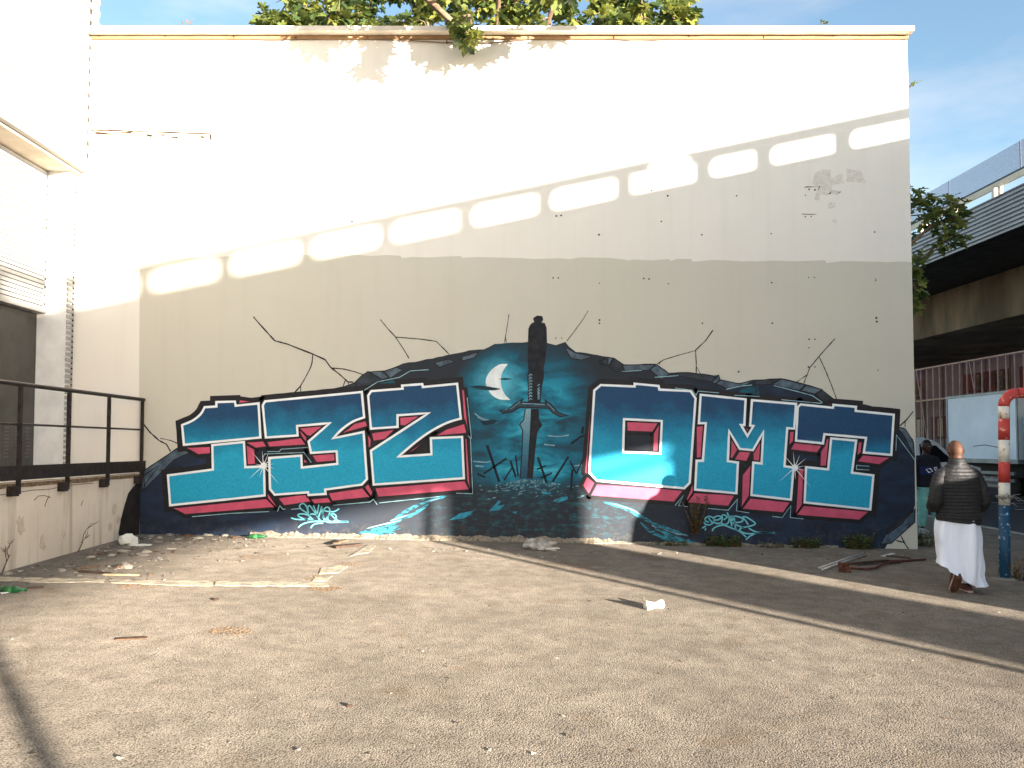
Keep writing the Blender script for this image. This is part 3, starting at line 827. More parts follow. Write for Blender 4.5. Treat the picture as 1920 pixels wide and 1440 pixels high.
bg = [(262, 1030), (262, 898), (265.8, 886), (290, 868), (321, 847), (338, 836), (400, 800), (500, 760), (603, 741), (615, 731), (645, 725), (666, 716), (678, 704), (690, 696.5), (719, 695.5), (735, 690), (755, 681.7), (790, 676), (830, 668), (860, 661.7), (880, 656.7), (907, 655), (927, 645), (950, 643), (990, 641), (1026, 643), (1042, 647), (1060, 641), (1067, 650), (1080, 660), (1110, 664), (1152, 671), (1169, 683), (1229, 682), (1254, 699), (1292, 697.6), (1339, 704), (1348, 702.5), (1351, 711), (1385, 718), (1412, 712), (1464, 709), (1510, 720), (1540, 729), (1566, 750), (1613, 757), (1684, 772), (1680, 799), (1695, 802), (1712, 824), (1715, 850), (1716, 948), (1700, 975), (1684, 1000), (1664, 1020), (1650, 1045), (1000, 1045)]
random.seed(2)
bgj = []
for i, p in enumerate(bg):
    bgj.append(p)
    c = bg[(i+1) % len(bg)]
    if p[1] < 900 and c[1] < 900:
        L = sqrt((p[0]-c[0])**2+(p[1]-c[1])**2)
        for k in range(1, int(L/9)):
            t = k/int(L/9); bgj.append((p[0]+(c[0]-p[0])*t+random.uniform(-.8, .8), p[1]+(c[1]-p[1])*t+random.uniform(-.9, .9)))
fill(B(), bgj, 0).build('night_background', BGM, mural)

# --- broken stone rim
rim = []
for L in ([(1240, 105), (1275, 70), (1310, 48), (1395, 95), (1330, 110), (1290, 150), (1245, 130)], [(1385, 50), (1460, 25), (1500, 40), (1430, 85)], [(1320, 50), (1395, 45), (1425, 80), (1380, 95)], [(1055, 178), (1090, 150), (1180, 130), (1235, 112), (1260, 140), (1150, 165)], [(1670, 0), (1750, -20), (1780, -5), (1700, 25)]):
    rim.append(Z1(L))
for L in ([(75, 735), (110, 700), (150, 705), (125, 750)], [(130, 752), (160, 708), (210, 742), (172, 785)], [(205, 745), (390, 742), (360, 775), (215, 778)], [(360, 770), (400, 742), (472, 795), (428, 828)], [(480, 795), (585, 788), (735, 808), (715, 840), (590, 820)], [(715, 845), (755, 803), (762, 828), (740, 850)], [(740, 850), (770, 830), (870, 852), (950, 832), (900, 865), (800, 880)], [(960, 835), (1110, 823), (1050, 855), (965, 860)], [(1060, 855), (1115, 825), (1250, 858), (1215, 890), (1110, 870)], [(1225, 892), (1255, 860), (1345, 885), (1305, 910)], [(1310, 912), (1345, 888), (1420, 946), (1360, 965)]):
    rim.append(ZB(L))
for L in ([(20, 325), (110, 300), (95, 330), (20, 350)], [(600, 275), (655, 305), (750, 325), (690, 345), (630, 335)], [(790, 350), (840, 335), (840, 375), (800, 370)]):
    rim.append(Z2(L))
for L in ([(1750, 350), (1795, 360), (1840, 430), (1848, 520), (1790, 400)], [(1700, 920), (1850, 800), (1848, 870), (1720, 985), (1660, 990)], [(1850, 790), (1775, 880), (1700, 935), (1690, 915)]):
    rim.append(Z3(L))
for L in ([(85, 590), (235, 490), (285, 460), (340, 490), (250, 530), (90, 690)], [(75, 620), (170, 560), (110, 640), (75, 700)]):
    rim.append(Z1(L))
for i, L in enumerate(rim):
    o = fill(B(), L, 1+.02*i).build('stone_chunk', SLATE if i % 3 else SLATE2, mural)
    ob = B(); stroke(ob, L, 1.8, 2, True); ob.build('chunk_outline', BLK, o)

# --- letters
def letter(desc, shapes, pinks, mats):
    """shapes: list of (outer, holes); first shape is the part mesh, its paint layers are sub-parts"""
    b = B()
    root = None
    for i, (outer, holes) in enumerate(shapes):
        b = B(); fill(b, outer, 6, holes)
        if root is None:
            root = b.build('letter', mats[i], mural); root['label'] = desc
        else:
            b.build('letter_piece', mats[i], root)
    for outer, holes in shapes:
        for lp in [outer]+list(holes):
            b = B(); stroke(b, lp, 4.2, 7, True, wob=.15); b.build('white_outline', WHT, root)
            b = B(); stroke(b, lp, 10, 5, True); b.build('black_outline', BLK, root)
    for qi, q in enumerate(pinks):
        o = fill(B(), q, 3+.03*qi).build('pink_side', PINK, root)
    for q in pinks:
        b = B(); stroke(b, q, 3.0, 4, True); b.build('side_line', BLK, root)
        b = B(); stroke(b, q, 12, 2, True); b.build('dark_halo', BLK, root)
    for outer, holes in shapes:
        b = B(); stroke(b, outer, 24, 2.2, True); b.build('dark_halo', BLK, root)
    return root
one_a = Z1([(295, 340)] + catmull([(295, 340), (350, 317), (395, 282), (418, 243)], 4)[1:] + [(482, 239), (482, 215), (583, 212), (587, 235), (712, 222), (722, 408), (305, 448)])
one_b = Z1([(460, 450), (632, 433), (640, 570), (742, 566), (745, 724), (230, 778), (218, 615), (463, 583)])
letter('painted digit one in blue with white edge', [(one_a, ()), (one_b, ())],
       [Z1(q) for q in ([(310, 462), (452, 455), (450, 497), (382, 503)], [(640, 434), (738, 425), (760, 460), (697, 468)], [(642, 445), (692, 472), (697, 556), (648, 558)], [(238, 792), (755, 740), (772, 756), (808, 790), (312, 830)], [(756, 708), (772, 720), (818, 792), (806, 790), (760, 742)], [(608, 200), (690, 212), (690, 218), (600, 226)])], [BLUE2, BLUE4])
three = Z1([(735, 232), (748, 211), (1275, 160), (1288, 298)] + catmull([(1288, 298), (1225, 322), (1165, 365), (1120, 412)], 4)[1:] + [(1285, 378), (1303, 635), (1275, 665), (1075, 692), (1078, 716), (985, 722), (982, 707), (800, 720), (775, 690), (770, 520), (945, 507), (948, 572), (1142, 552), (1138, 483), (998, 492), (985, 430), (1100, 330), (922, 345), (925, 397), (752, 408)])
letter('painted digit three in blue with white edge', [(three, ())],
       [Z1(q) for q in ([(755, 430), (945, 407), (974, 450), (768, 462)], [(930, 356), (1075, 340), (995, 402), (975, 400)], [(932, 362), (976, 404), (974, 440), (946, 405)], [(1165, 388), (1235, 330), (1298, 314), (1308, 348), (1240, 368)], [(1000, 503), (1134, 492), (1134, 538), (1027, 546)], [(955, 518), (986, 546), (957, 549)], [(815, 737), (975, 714), (1002, 760), (850, 782)], [(990, 743), (1092, 733), (1112, 765), (1016, 772)], [(1090, 710), (1280, 682), (1325, 735), (1112, 757)], [(1288, 680), (1310, 656), (1336, 705), (1326, 735)], [(1306, 388), (1328, 420), (1325, 460), (1309, 470)])], [BLUE])
two = Z1([(1310, 180), (1327, 155), (1498, 142), (1495, 125), (1605, 117), (1608, 133), (1795, 115), (1815, 305)] + catmull([(1815, 305), (1740, 328), (1650, 375), (1570, 432), (1475, 512)], 4)[1:] + [(1655, 500), (1652, 412), (1822, 405), (1832, 630), (1340, 665), (1325, 480), (1640, 275), (1470, 287), (1470, 350), (1325, 360)])
letter('painted digit two in blue with white edge', [(two, ())],
       [Z1(q) for q in ([(1325, 382), (1458, 362), (1402, 420), (1337, 430)], [(1480, 293), (1612, 284), (1515, 346), (1483, 344)], [(1818, 142), (1836, 150), (1858, 384), (1838, 318), (1830, 306)], [(1515, 495), (1640, 412), (1660, 404), (1850, 386), (1836, 330), (1735, 362), (1640, 418), (1560, 480)], [(1836, 412), (1850, 412), (1868, 695), (1846, 640)], [(1345, 682), (1838, 642), (1864, 694), (1362, 735)])], [BLUE])
o_out = Z3([(100, 152), (135, 122), (320, 130), (320, 115), (450, 127), (455, 147), (625, 155), (652, 195), (620, 655), (590, 685), (115, 643), (72, 598)])
o_hole = Z3([(262, 308), (468, 318), (460, 495), (257, 487)])
letter('painted letter O in blue with square hole', [(o_out, (o_hole,))],
       [Z3(q) for q in ([(80, 190), (97, 165), (72, 590), (60, 615), (46, 600)], [(35, 670), (60, 618), (106, 655), (70, 722)], [(112, 660), (590, 692), (537, 762), (76, 727)], [(276, 320), (452, 327), (420, 380), (277, 375)], [(456, 332), (448, 486), (418, 486), (421, 384)])], [BLUE])
m_out = Z3([(680, 175), (925, 200), (918, 340), (900, 340), (935, 400), (968, 345), (950, 343), (960, 205), (1200, 225), (1190, 360), (1152, 357), (1137, 565), (1187, 572), (1172, 747), (957, 722), (967, 545), (1012, 550), (1022, 378), (965, 477), (893, 470), (835, 372), (828, 537), (883, 545), (875, 712), (650, 692), (658, 535), (692, 535), (708, 330), (670, 330)])
letter('painted letter M in blue with arrow notch', [(m_out, ())],
       [Z3(q) for q in ([(655, 346), (702, 341), (686, 520), (655, 522)], [(645, 708), (870, 720), (832, 785), (602, 765)], [(602, 740), (636, 660), (642, 706), (603, 764)], [(846, 402), (886, 472), (852, 526), (840, 520)], [(890, 482), (957, 485), (932, 540), (860, 530)], [(1011, 412), (1005, 537), (966, 537), (964, 490)], [(920, 356), (954, 359), (937, 388)], [(955, 552), (950, 722), (900, 796), (906, 612)], [(950, 737), (1172, 759), (1132, 820), (902, 800)], [(1164, 376), (1192, 371), (1187, 430), (1160, 455)])], [BLUE])
t_a = Z3([(1210, 242), (1225, 228), (1402, 246), (1404, 230), (1527, 241), (1525, 263), (1733, 284), (1720, 503), (1570, 490), (1582, 410), (1355, 390), (1347, 440), (1200, 425)])
t_b = Z3([(1392, 413), (1528, 425), (1505, 600), (1622, 615), (1605, 800), (1247, 762), (1255, 570), (1375, 582)])
letter('painted letter T in blue with split stem', [(t_a, ()), (t_b, ())],
       [Z3(q) for q in ([(1192, 432), (1345, 451), (1316, 493), (1166, 476)], [(1366, 412), (1386, 412), (1366, 566), (1329, 566), (1333, 486), (1356, 450)], [(1540, 430), (1562, 432), (1556, 490), (1530, 512)], [(1563, 502), (1718, 516), (1655, 558), (1531, 541)], [(1212, 577), (1250, 574), (1240, 772), (1197, 830)], [(1240, 777), (1602, 810), (1546, 860), (1198, 833)], [(1366, 236), (1385, 222), (1404, 226), (1400, 244)])], [BLUE3, BLUE4])

# --- thin highlight lines beside the letters
HL = [Z1(L) for L in ([(350, 840), (560, 822), (770, 812)], [(815, 812), (828, 780), (845, 800), (858, 798)], [(890, 800), (940, 796)], [(1120, 778), (1320, 760), (1338, 745), (1360, 775)], [(1370, 765), (1560, 745), (1700, 730)], [(1790, 712), (1880, 715), (1868, 415), (1855, 398), (1873, 412), (1850, 190)], [(1290, 150), (1360, 105), (1480, 80), (1540, 45), (1640, 38)], [(735, 520), (745, 498), (960, 490), (1000, 545)], [(760, 485), (825, 485), (835, 472), (980, 462)])]
HL += [Z3(L) for L in ([(540, 138), (632, 150), (655, 178), (665, 155), (780, 165)], [(820, 145), (900, 128), (960, 122)], [(865, 178), (1000, 184)], [(1080, 125), (1210, 158), (1290, 180), (1345, 218)], [(1120, 202), (1340, 222)], [(540, 780), (585, 725), (560, 780), (610, 785)], [(720, 795), (830, 805), (880, 745), (875, 808), (945, 820)], [(1070, 838), (1125, 845), (1172, 780), (1168, 845), (1240, 852)], [(250, 48), (360, 42)], [(430, 80), (560, 70)], [(1745, 480), (1748, 395), (1848, 530)], [(1600, 565), (1530, 560), (1530, 582), (1600, 585)])]
for L in HL:
    b = B(); stroke(b, L, 1.3, 8)
    b.build('highlight_line', M('spray_thin', s(150, 190, 200), var=.2, scale=8), mural)
# --- sparkles
for cx_, cy_, k in ((494, 873, 1), (1490, 877, 1.05)):
    b = B()
    for an, L in ((10, 20), (40, 27), (68, 26), (95, 30), (130, 34), (170, 16), (222, 38), (250, 24), (275, 22), (310, 46), (345, 22)):
        a = radians(an); d = (cos(a), -sin(a)); p = (-d[1], d[0])
        b.add([wp((cx_+p[0]*.9, cy_+p[1]*.9), 10), wp((cx_-p[0]*.9, cy_-p[1]*.9), 10), wp((cx_+d[0]*L*k, cy_+d[1]*L*k), 10)], [(0, 1, 2)])
    b.poly([wp((cx_+cos(2*pi*i/14)*(7 if i % 2 else 5.2), cy_+sin(2*pi*i/14)*(7 if i % 2 else 5.2)), 10.5) for i in range(14)])
    b.build('sparkle', WHT, mural)

# --- moon
GLOW = bpy.data.materials.new('moon_glow'); GLOW.use_nodes = True
n, l, bs = nodes_of(GLOW); bs.inputs['Roughness'].default_value = .6
tc = n.new('ShaderNodeTexCoord'); sp = n.new('ShaderNodeSeparateXYZ'); l.new(tc.outputs['Object'], sp.inputs[0]); X_, Z_ = sp.outputs[0], sp.outputs[2]
def dist(cx, cz, r_):
    a = math_node(n, l, 'SUBTRACT', X_, cx); c = math_node(n, l, 'SUBTRACT', Z_, cz)
    return math_node(n, l, 'DIVIDE', math_node(n, l, 'SQRT', math_node(n, l, 'ADD', math_node(n, l, 'MULTIPLY', a, a), math_node(n, l, 'MULTIPLY', c, c))), r_)
dg = dist(wx(934), lz(715), .46)
no = n.new('ShaderNodeTexNoise'); no.inputs['Scale'].default_value = 6; no.inputs['Detail'].default_value = 6; l.new(tc.outputs['Object'], no.inputs['Vector'])
al = math_node(n, l, 'MULTIPLY', math_node(n, l, 'SUBTRACT', 1.0, dg, True), math_node(n, l, 'MULTIPLY_ADD', no.outputs['Fac'], 1.7), True)
bs.inputs['Base Color'].default_value = s(70, 170, 195)
tr = n.new('ShaderNodeBsdfTransparent'); mx = n.new('ShaderNodeMixShader')
l.new(al, mx.inputs[0]); l.new(tr.outputs[0], mx.inputs[1]); l.new(bs.outputs[0], mx.inputs[2]); l.new(mx.outputs[0], n['Material Output'].inputs[0])
moon_pts = catmull(Z2([(276, 367), (230, 370), (180, 405), (153, 455), (160, 500), (190, 545), (235, 567), (290, 569)]), 5) + catmull(Z2([(290, 569), (258, 535), (240, 490), (238, 450), (248, 410), (276, 367)]), 5)[1:-1]
gl = B(); fill(gl, [(934+54*cos(2*pi*i/28), 715+54*sin(2*pi*i/28)) for i in range(28)], .5); 
moon = fill(B(), moon_pts, 1.5).build('moon', M('spray_moon', s(226, 234, 236), var=.08, scale=5), mural)
gl.build('moon_halo', GLOW, moon)
for L in ([(60, 495), (120, 488), (200, 500), (235, 508), (190, 516), (120, 510)], [(225, 452), (262, 446), (300, 452), (260, 458)], [(120, 690), (200, 680), (215, 695), (150, 712)]):
    b = B(); fill(b, catmull(Z2(L)+[Z2(L)[0]], 3)[:-1], 2)
    b.build('cloud_streak', M('spray_cloud', s(24, 52, 66), var=.2), moon)
b = B()
for L in ([(105, 665), (160, 690), (215, 697)], [(80, 915), (150, 920), (190, 912)], [(500, 770), (560, 775), (620, 768)], [(90, 645), (130, 672), (190, 690)], [(480, 820), (540, 826)], [(650, 940), (700, 936)], [(95, 940), (140, 944)]):
    stroke(b, catmull(Z2(L), 4), 2.2, 1)
b.build('sky_streak', PALE, mural)

# --- sword
SWD = M('spray_sword_dark', s(36, 38, 44), var=.25, scale=9); SWL = spray('spray_blade', [(0, s(30, 70, 92)), (.5, s(62, 116, 138)), (1, s(130, 160, 172))], lz(900), lz(765), 4, .3)
SWM = M('spray_sword_mid', s(52, 72, 84), var=.3, scale=7)
sword = fill(B(), Z2([(425, 132), (418, 110), (440, 95), (470, 98), (476, 118), (466, 134), (485, 138), (495, 165), (497, 245), (492, 300), (487, 350), (478, 390), (480, 440), (468, 500), (460, 584), (388, 582), (390, 500), (386, 450), (392, 400), (388, 300), (392, 170), (400, 150), (412, 137)]), 2).build('sword_hilt', SWD, mural)
b = B(); fill(b, Z2([(375, 620), (406, 620), (402, 720), (392, 880), (384, 1012), (345, 1012), (355, 880), (360, 740), (343, 708), (366, 680)]), 2); b.build('blade_light_face', SWL, sword)
b = B(); fill(b, Z2([(406, 620), (447, 620), (450, 680), (467, 712), (440, 750), (428, 850), (414, 1012), (384, 1012), (392, 880), (402, 720)]), 2); b.build('blade_dark_face', SWD, sword)
gd = Z2([(228, 628), (270, 630), (315, 592), (362, 562), (352, 584), (380, 582), (490, 588), (486, 570), (520, 595), (560, 640), (618, 658), (570, 664), (530, 642), (505, 617), (400, 612), (345, 612), (300, 636), (250, 644)])
b = B(); fill(b, gd, 3); b.build('guard', SWM, sword)
b = B(); stroke(b, gd, 2.2, 4, True)
stroke(b, Z2([(375, 620), (366, 680), (343, 708), (360, 740), (355, 880), (345, 1012)]), 2.0, 4); stroke(b, Z2([(447, 620), (450, 680), (467, 712), (440, 750), (428, 850), (414, 1012)]), 2.0, 4)
b.build('sword_lines', BLK, sword)
b = B()
for y in range(430, 580, 17): stroke(b, Z2([(394, y+6), (404, y-6), (414, y+2)]), 1.6, 4); stroke(b, Z2([(444, y+60 if y < 500 else y), (456, y+52 if y < 500 else y-6)]), 1.6, 4)
stroke(b, Z2([(356, 590), (420, 592), (485, 596)]), 1.6, 4); stroke(b, Z2([(245, 632), (300, 615), (345, 580)]), 1.3, 4); stroke(b, Z2([(500, 590), (540, 630)]), 1.3, 4)
b.build('hilt_highlights', PALE, sword)
# --- mound of rubble, stakes, scattered shards
DK = M('spray_stake', s(24, 34, 42), var=.2)
for L, w in (([(160, 825), (228, 1030)], 5), ([(270, 898), (140, 985)], 4), ([(290, 910), (322, 1005)], 4), ([(320, 880), (335, 1000)], 3), ([(300, 950), (255, 1022)], 3), ([(445, 892), (495, 1035)], 4), ([(440, 960), (490, 940)], 3), ([(460, 1010), (525, 980)], 3), ([(618, 888), (528, 1030)], 4), ([(625, 912), (662, 985)], 3), ([(640, 960), (630, 1080)], 4), ([(700, 905), (662, 985)], 3), ([(700, 720), (695, 760)], 5), ([(632, 815), (690, 775), (712, 770)], 4), ([(105, 985), (150, 1005)], 4)):
    b = B(); stroke(b, Z2(L), w, 2); b.build('painted_stake', DK, mural)
random.seed(9)
RUBM = M('spray_rubble', s(118, 158, 170), var=.3, scale=30, col2=s(36, 84, 98), lo=.42, hi=.62)
for i in range(120):
    b = B()
    cx_ = random.gauss(400, 130); cy_ = 1015 + abs(cx_-390)*.13 + abs(random.gauss(0, 45))
    w_, h_ = random.uniform(6, 26), random.uniform(2, 6); a = random.uniform(-.5, .3)
    q = [(-w_, h_*.3), (-w_*.2, -h_), (w_, -h_*.2), (w_*.3, h_)]
    fill(b, Z2([(cx_+x*cos(a)-y*sin(a), cy_+x*sin(a)+y*cos(a)) for x, y in q]), 1.2+.01*i)
    b.build('painted_chip', RUBM, mural)
for L, z in (([(540, 1142), (575, 1118), (612, 1112), (615, 1128), (560, 1148)], Z2), ([(170, 1195), (225, 1135), (240, 1140), (215, 1165), (262, 1158), (225, 1190)], Z2), ([(1752, 858), (1810, 822), (1882, 808), (1870, 828), (1830, 850)], Z1), ([(468, 1090), (520, 1088), (515, 1102), (470, 1098)], Z2), ([(300, 1200), (330, 1195), (325, 1212)], Z2)):
    b = B(); fill(b, z(L), 2); o = b.build('painted_shard', TEALM, mural)
random.seed(4)
TB = M('spray_teal_streak', s(44, 138, 160), rough=.6, scale=7, col2=s(26, 48, 58), lo=.40, hi=.60, stretch=(1.2, 1, 3))
def leafstroke(L, w, lay, z, mat, nm):
    P = catmull(z(L), 5); n_ = len(P); up_, dn_ = [], []
    for i, p in enumerate(P):
        a = P[max(0, i-1)]; c = P[min(n_-1, i+1)]; d = Vector((c[0]-a[0], c[1]-a[1])).normalized(); f_ = sin(pi*(i+.3)/(n_-.4))**.7
        ww = w*.5*f_*(1+.7*mnoise.noise(Vector((p[0]*.12, p[1]*.12, lay*3))))
        up_.append((p[0]-d.y*ww, p[1]+d.x*ww)); dn_.append((p[0]+d.y*ww, p[1]-d.x*ww))
    b = B(); fill(b, up_+dn_[::-1], lay); b.build(nm, mat, mural)
k = 0
for L, z in [(q, Z1) for q in ([(1250, 935), (1340, 912), (1430, 888), (1505, 850)], [(1320, 958), (1400, 938), (1485, 903)], [(1420, 880), (1500, 820), (1600, 770), (1748, 726)], [(1440, 870), (1560, 825), (1640, 770)], [(1600, 748), (1680, 738), (1745, 728)], [(1265, 925), (1340, 928), (1470, 915)], [(1318, 948), (1390, 925), (1455, 922)], [(1290, 915), (1380, 915), (1480, 890)])] + [(q, Z3) for q in ([(150, 762), (260, 790), (340, 830), (430, 885)], [(200, 770), (330, 812)], [(400, 870), (500, 905), (610, 945)], [(430, 905), (540, 950), (660, 985)], [(380, 900), (470, 950), (590, 985)], [(350, 870), (420, 930), (520, 975)], [(440, 890), (520, 920), (560, 940)], [(470, 940), (560, 965), (640, 975)])]:
    leafstroke(L, random.uniform(5, 9), 1.6+.02*k, z, TB, 'teal_streak'); k += 1
for L, z in [(q, Z1) for q in ([(1300, 905), (1400, 880), (1490, 860)], [(1430, 862), (1530, 830)], [(1620, 760), (1700, 740)])] + [(q, Z3) for q in ([(180, 765), (300, 800), (360, 835)], [(470, 905), (540, 930), (605, 942)], [(410, 885), (440, 900)])]:
    leafstroke(L, 2.2, 2.4+.02*k, z, PALE, 'pale_streak'); k += 1
for q in (Z3([(860, 180), (915, 140), (995, 125), (1000, 185)]), Z1([(1340, 125), (1440, 95), (1480, 110), (1470, 135)])):
    b = B(); fill(b, q, 1.2); b.build('teal_glow_patch', M('spray_glow', s(24, 96, 116), var=.3, scale=4, col2=s(32, 50, 58)), mural)

# --- painted cracks in the plaster
CRK = M('spray_crack', s(40, 34, 32), var=.1)
cr = [(ZA([(940, 615), (985, 668), (1060, 750), (1100, 795), (1200, 822), (1290, 858), (1385, 895), (1478, 937), (1520, 995), (1590, 1050), (1650, 1105), (1690, 1105)]), 2.6),
      (ZA([(1530, 1000), (1620, 1008), (1700, 1028), (1765, 1050)]), 1.8), (ZA([(1386, 897), (1380, 960), (1368, 1000), (1320, 1090), (1290, 1140), (1215, 1222)]), 2.0), (ZA([(1296, 1140), (1294, 1215)]), 1.5), (ZA([(1628, 1095), (1612, 1140)]), 1.6), (ZA([(1650, 1105), (1655, 1130)]), 1.6), (ZA([(1345, 1212), (1412, 1178), (1455, 1195)]), 1.4),
      ([(713, 599), (728, 617), (742, 632), (755, 652), (767, 672)], 1.6), ([(742, 632), (790, 636), (818, 640), (830, 652), (842, 664)], 1.6),
      (Z2([(283, 88), (272, 160), (262, 220), (258, 248)]), 1.2), (Z2([(265, 225), (268, 245)]), 1.2), (Z2([(728, 68), (700, 115), (660, 170), (607, 240)]), 1.2),
      (ZB([(722, 545), (680, 605), (622, 660), (626, 730), (626, 790)]), 2.0), (ZB([(622, 662), (520, 690), (440, 715), (400, 740)]), 1.4), (ZB([(425, 722), (412, 742)]), 1.4), (ZB([(628, 755), (650, 795)]), 1.4),
      (ZB([(1418, 595), (1328, 695), (1275, 760), (1258, 805), (1240, 850)]), 1.8), (ZB([(1328, 697), (1360, 765), (1395, 850), (1430, 945)]), 1.6), (ZB([(1258, 802), (1195, 845)]), 1.6),
      (Z1([(82, 332), (120, 380), (170, 425), (210, 445), (232, 485)]), 2.4), (Z1([(175, 412), (235, 425), (270, 440)]), 1.6),
      (Z3([(1840, 265), (1800, 315), (1765, 345)]), 2.0), (Z3([(1795, 320), (1795, 350)]), 1.6), (ZE([(1660, 315), (1690, 375), (1720, 415)]), 2.4), (ZE([(1625, 345), (1680, 358)]), 2.0)]
for L, w in cr:
    b = B(); stroke(b, L, w, 1.5, wob=.6, dens=5); b.build('painted_crack', CRK, mural)
# --- signatures
def signature(desc, lines, w, z):
    b = B()
    for L in lines: stroke(b, catmull(z(L), 5), w, 9, wob=.15, dens=3)
    o = b.build('signature', CYAN, mural); o['label'] = desc
signature('pale cyan tag under the digits', [
    [(310, 490), (400, 520), (560, 530), (690, 520), (730, 480), (690, 430), (600, 405), (500, 405), (465, 440), (540, 490), (640, 525), (800, 530)],
    [(690, 400), (600, 340), (520, 280), (500, 220), (560, 170), (620, 190), (665, 260), (690, 390), (760, 490), (810, 535)],
    [(700, 380), (690, 250), (730, 220), (800, 310), (870, 400), (920, 490), (970, 560)], [(740, 410), (800, 405), (870, 420)],
    [(810, 215), (860, 330), (900, 450)], [(935, 195), (910, 330), (890, 470)],
    [(920, 490), (960, 380), (995, 250), (1010, 380), (1040, 500), (1080, 560)],
    [(1050, 500), (1020, 400), (1050, 300), (1120, 250), (1175, 290), (1170, 400), (1110, 500), (1080, 550), (1150, 590), (1300, 590), (1600, 580)],
    [(1010, 310), (1120, 345), (1280, 350), (1390, 285)], [(1170, 430), (1240, 400), (1310, 430), (1325, 500), (1270, 570), (1190, 570), (1130, 520), (1160, 440), (1210, 430), (1290, 500), (1400, 570), (1590, 575)],
    [(470, 710), (540, 650), (660, 600), (850, 570), (1080, 570)], [(755, 720), (790, 665), (880, 620), (1030, 610)]], 2.4, ZT)
signature('pale blue tag under the letters', [
    [(385, 465), (400, 500), (470, 520), (540, 490), (555, 420), (520, 375), (450, 370), (405, 410), (420, 455), (470, 465)], [(465, 390), (500, 440), (535, 480)],
    [(560, 430), (630, 430), (690, 395), (660, 360), (590, 370), (555, 420), (580, 480), (640, 495), (700, 480)],
    [(700, 345), (715, 400), (700, 480), (760, 515), (820, 480), (835, 410), (820, 340), (800, 300)], [(710, 340), (760, 345), (800, 370)], [(740, 430), (790, 390), (840, 370), (925, 360)],
    [(840, 380), (870, 470), (885, 545)], [(860, 390), (890, 440), (920, 370)],
    [(930, 400), (940, 520), (965, 620)], [(880, 380), (960, 365), (1050, 390), (1085, 430), (1040, 470), (900, 485), (990, 530), (1100, 575)],
    [(1180, 515), (1130, 440), (1080, 385), (1130, 375), (1230, 430), (1305, 490), (1270, 525), (1150, 555), (1050, 580), (1030, 610), (1080, 655), (1200, 680), (1350, 665)],
    [(1190, 575), (1250, 615), (1350, 650), (1500, 660), (1660, 660)], [(530, 630), (560, 580), (640, 540), (740, 525), (850, 565), (990, 620), (1080, 680), (1140, 740)], [(1135, 790), (1200, 730), (1290, 685), (1400, 660), (1650, 668)],
    [(345, 580), (420, 540)], [(405, 620), (415, 580)]], 2.6, ZU)
# --- black paint carried round onto the platform wall
b = B()
pts = [(225, 1012), (222, 1000), (226, 975), (234, 945), (240, 925), (250, 912), (256, 905), (258, 900)]
P3 = []
for p in pts:
    d = ray(*p); k = (RX+.006)/d.x; P3.append(Vector((RX+.009, d.y*k, CZ+d.z*k)))
P3 += [Vector((RX+.009, D-.012, P3[-1].z)), Vector((RX+.009, D-.012, gz(RX, D)-.05)), Vector((RX+.009, P3[0].y, gz(RX, P3[0].y)-.05))]
b.poly(P3).build('corner_overspray', M('overspray_black', s(40, 34, 34), var=.3, scale=5), mural)
# ================================================================== STREET BEHIND
# ---- long facade with steel bars across the street
UF = 27.0
fac = thing('barred_building', 'long maroon and grey panelled building behind vertical steel bars', 'building', VP(UF+3, 42, gz(27, 30)))
F1 = M('facade_grey', s(124, 114, 124), rough=.7, var=.1, scale=.6); F2 = M('facade_maroon', s(98, 42, 50), rough=.6, var=.25, scale=.8)
F3 = M('facade_tan', s(120, 104, 96), rough=.7, var=.15); F4 = M('facade_brown', s(80, 52, 42), rough=.6, var=.2)
vbox(B(), UF+.2, UF+9, -14, 78, -2.6, 5.0).build('facade_body', F1, fac)
vbox(B(), UF+.02, UF+9.1, -14.1, 78.1, 5.004, 5.5).build('parapet', M('facade_cap', s(110, 104, 104)), fac)
random.seed(13)
t = 10; k = 0
while t < 76:
    for (h0, h1, m) in ((2.95, 4.0, F2), (.45, 1.75, F4 if random.random() < .5 else F2)):
        w_ = random.choice((1.32, 1.98, 2.64))
        if random.random() < .85:
            b = B(); vbox(b, UF+.17, UF+.197, t+.05, t+w_-.05, h0, h1); b.build('facade_panel', m, fac)
            b = B(); vbox(b, UF+.16, UF+.168, t+.10, t+w_*.45, h0+.1, h1-.1); b.build('facade_window', M('window_dark', s(52, 34, 42), rough=.2, var=.3, scale=.7), fac)
    vbox(B(), UF+.15, UF+.19, t, t+.03, -1.2, 4.9).build('panel_joint', F3, fac)
    t += 1.98
BAR = M('bar_steel', s(190, 182, 184), rough=.5, metallic=.3, var=.1)
t = 10
while t < 76:
    vbox(B(), UF-.03, UF+.03, t, t+.06, -2.0, 4.95).build('steel_bar', BAR, fac); t += .66
for h in (4.66, 2.72):
    vbox(B(), UF-.10, UF-.034, 9.5, 76.5, h, h+.09).build('cross_rail', BAR, fac)
for t in (13, 22, 31, 41.1, 46.4, 55, 64):
    B().tube([VP(UF-.13, t, CZ-1.5), VP(UF-.13, t+1.5, CZ+4.6)], .025, 6).build('brace', BAR, fac)

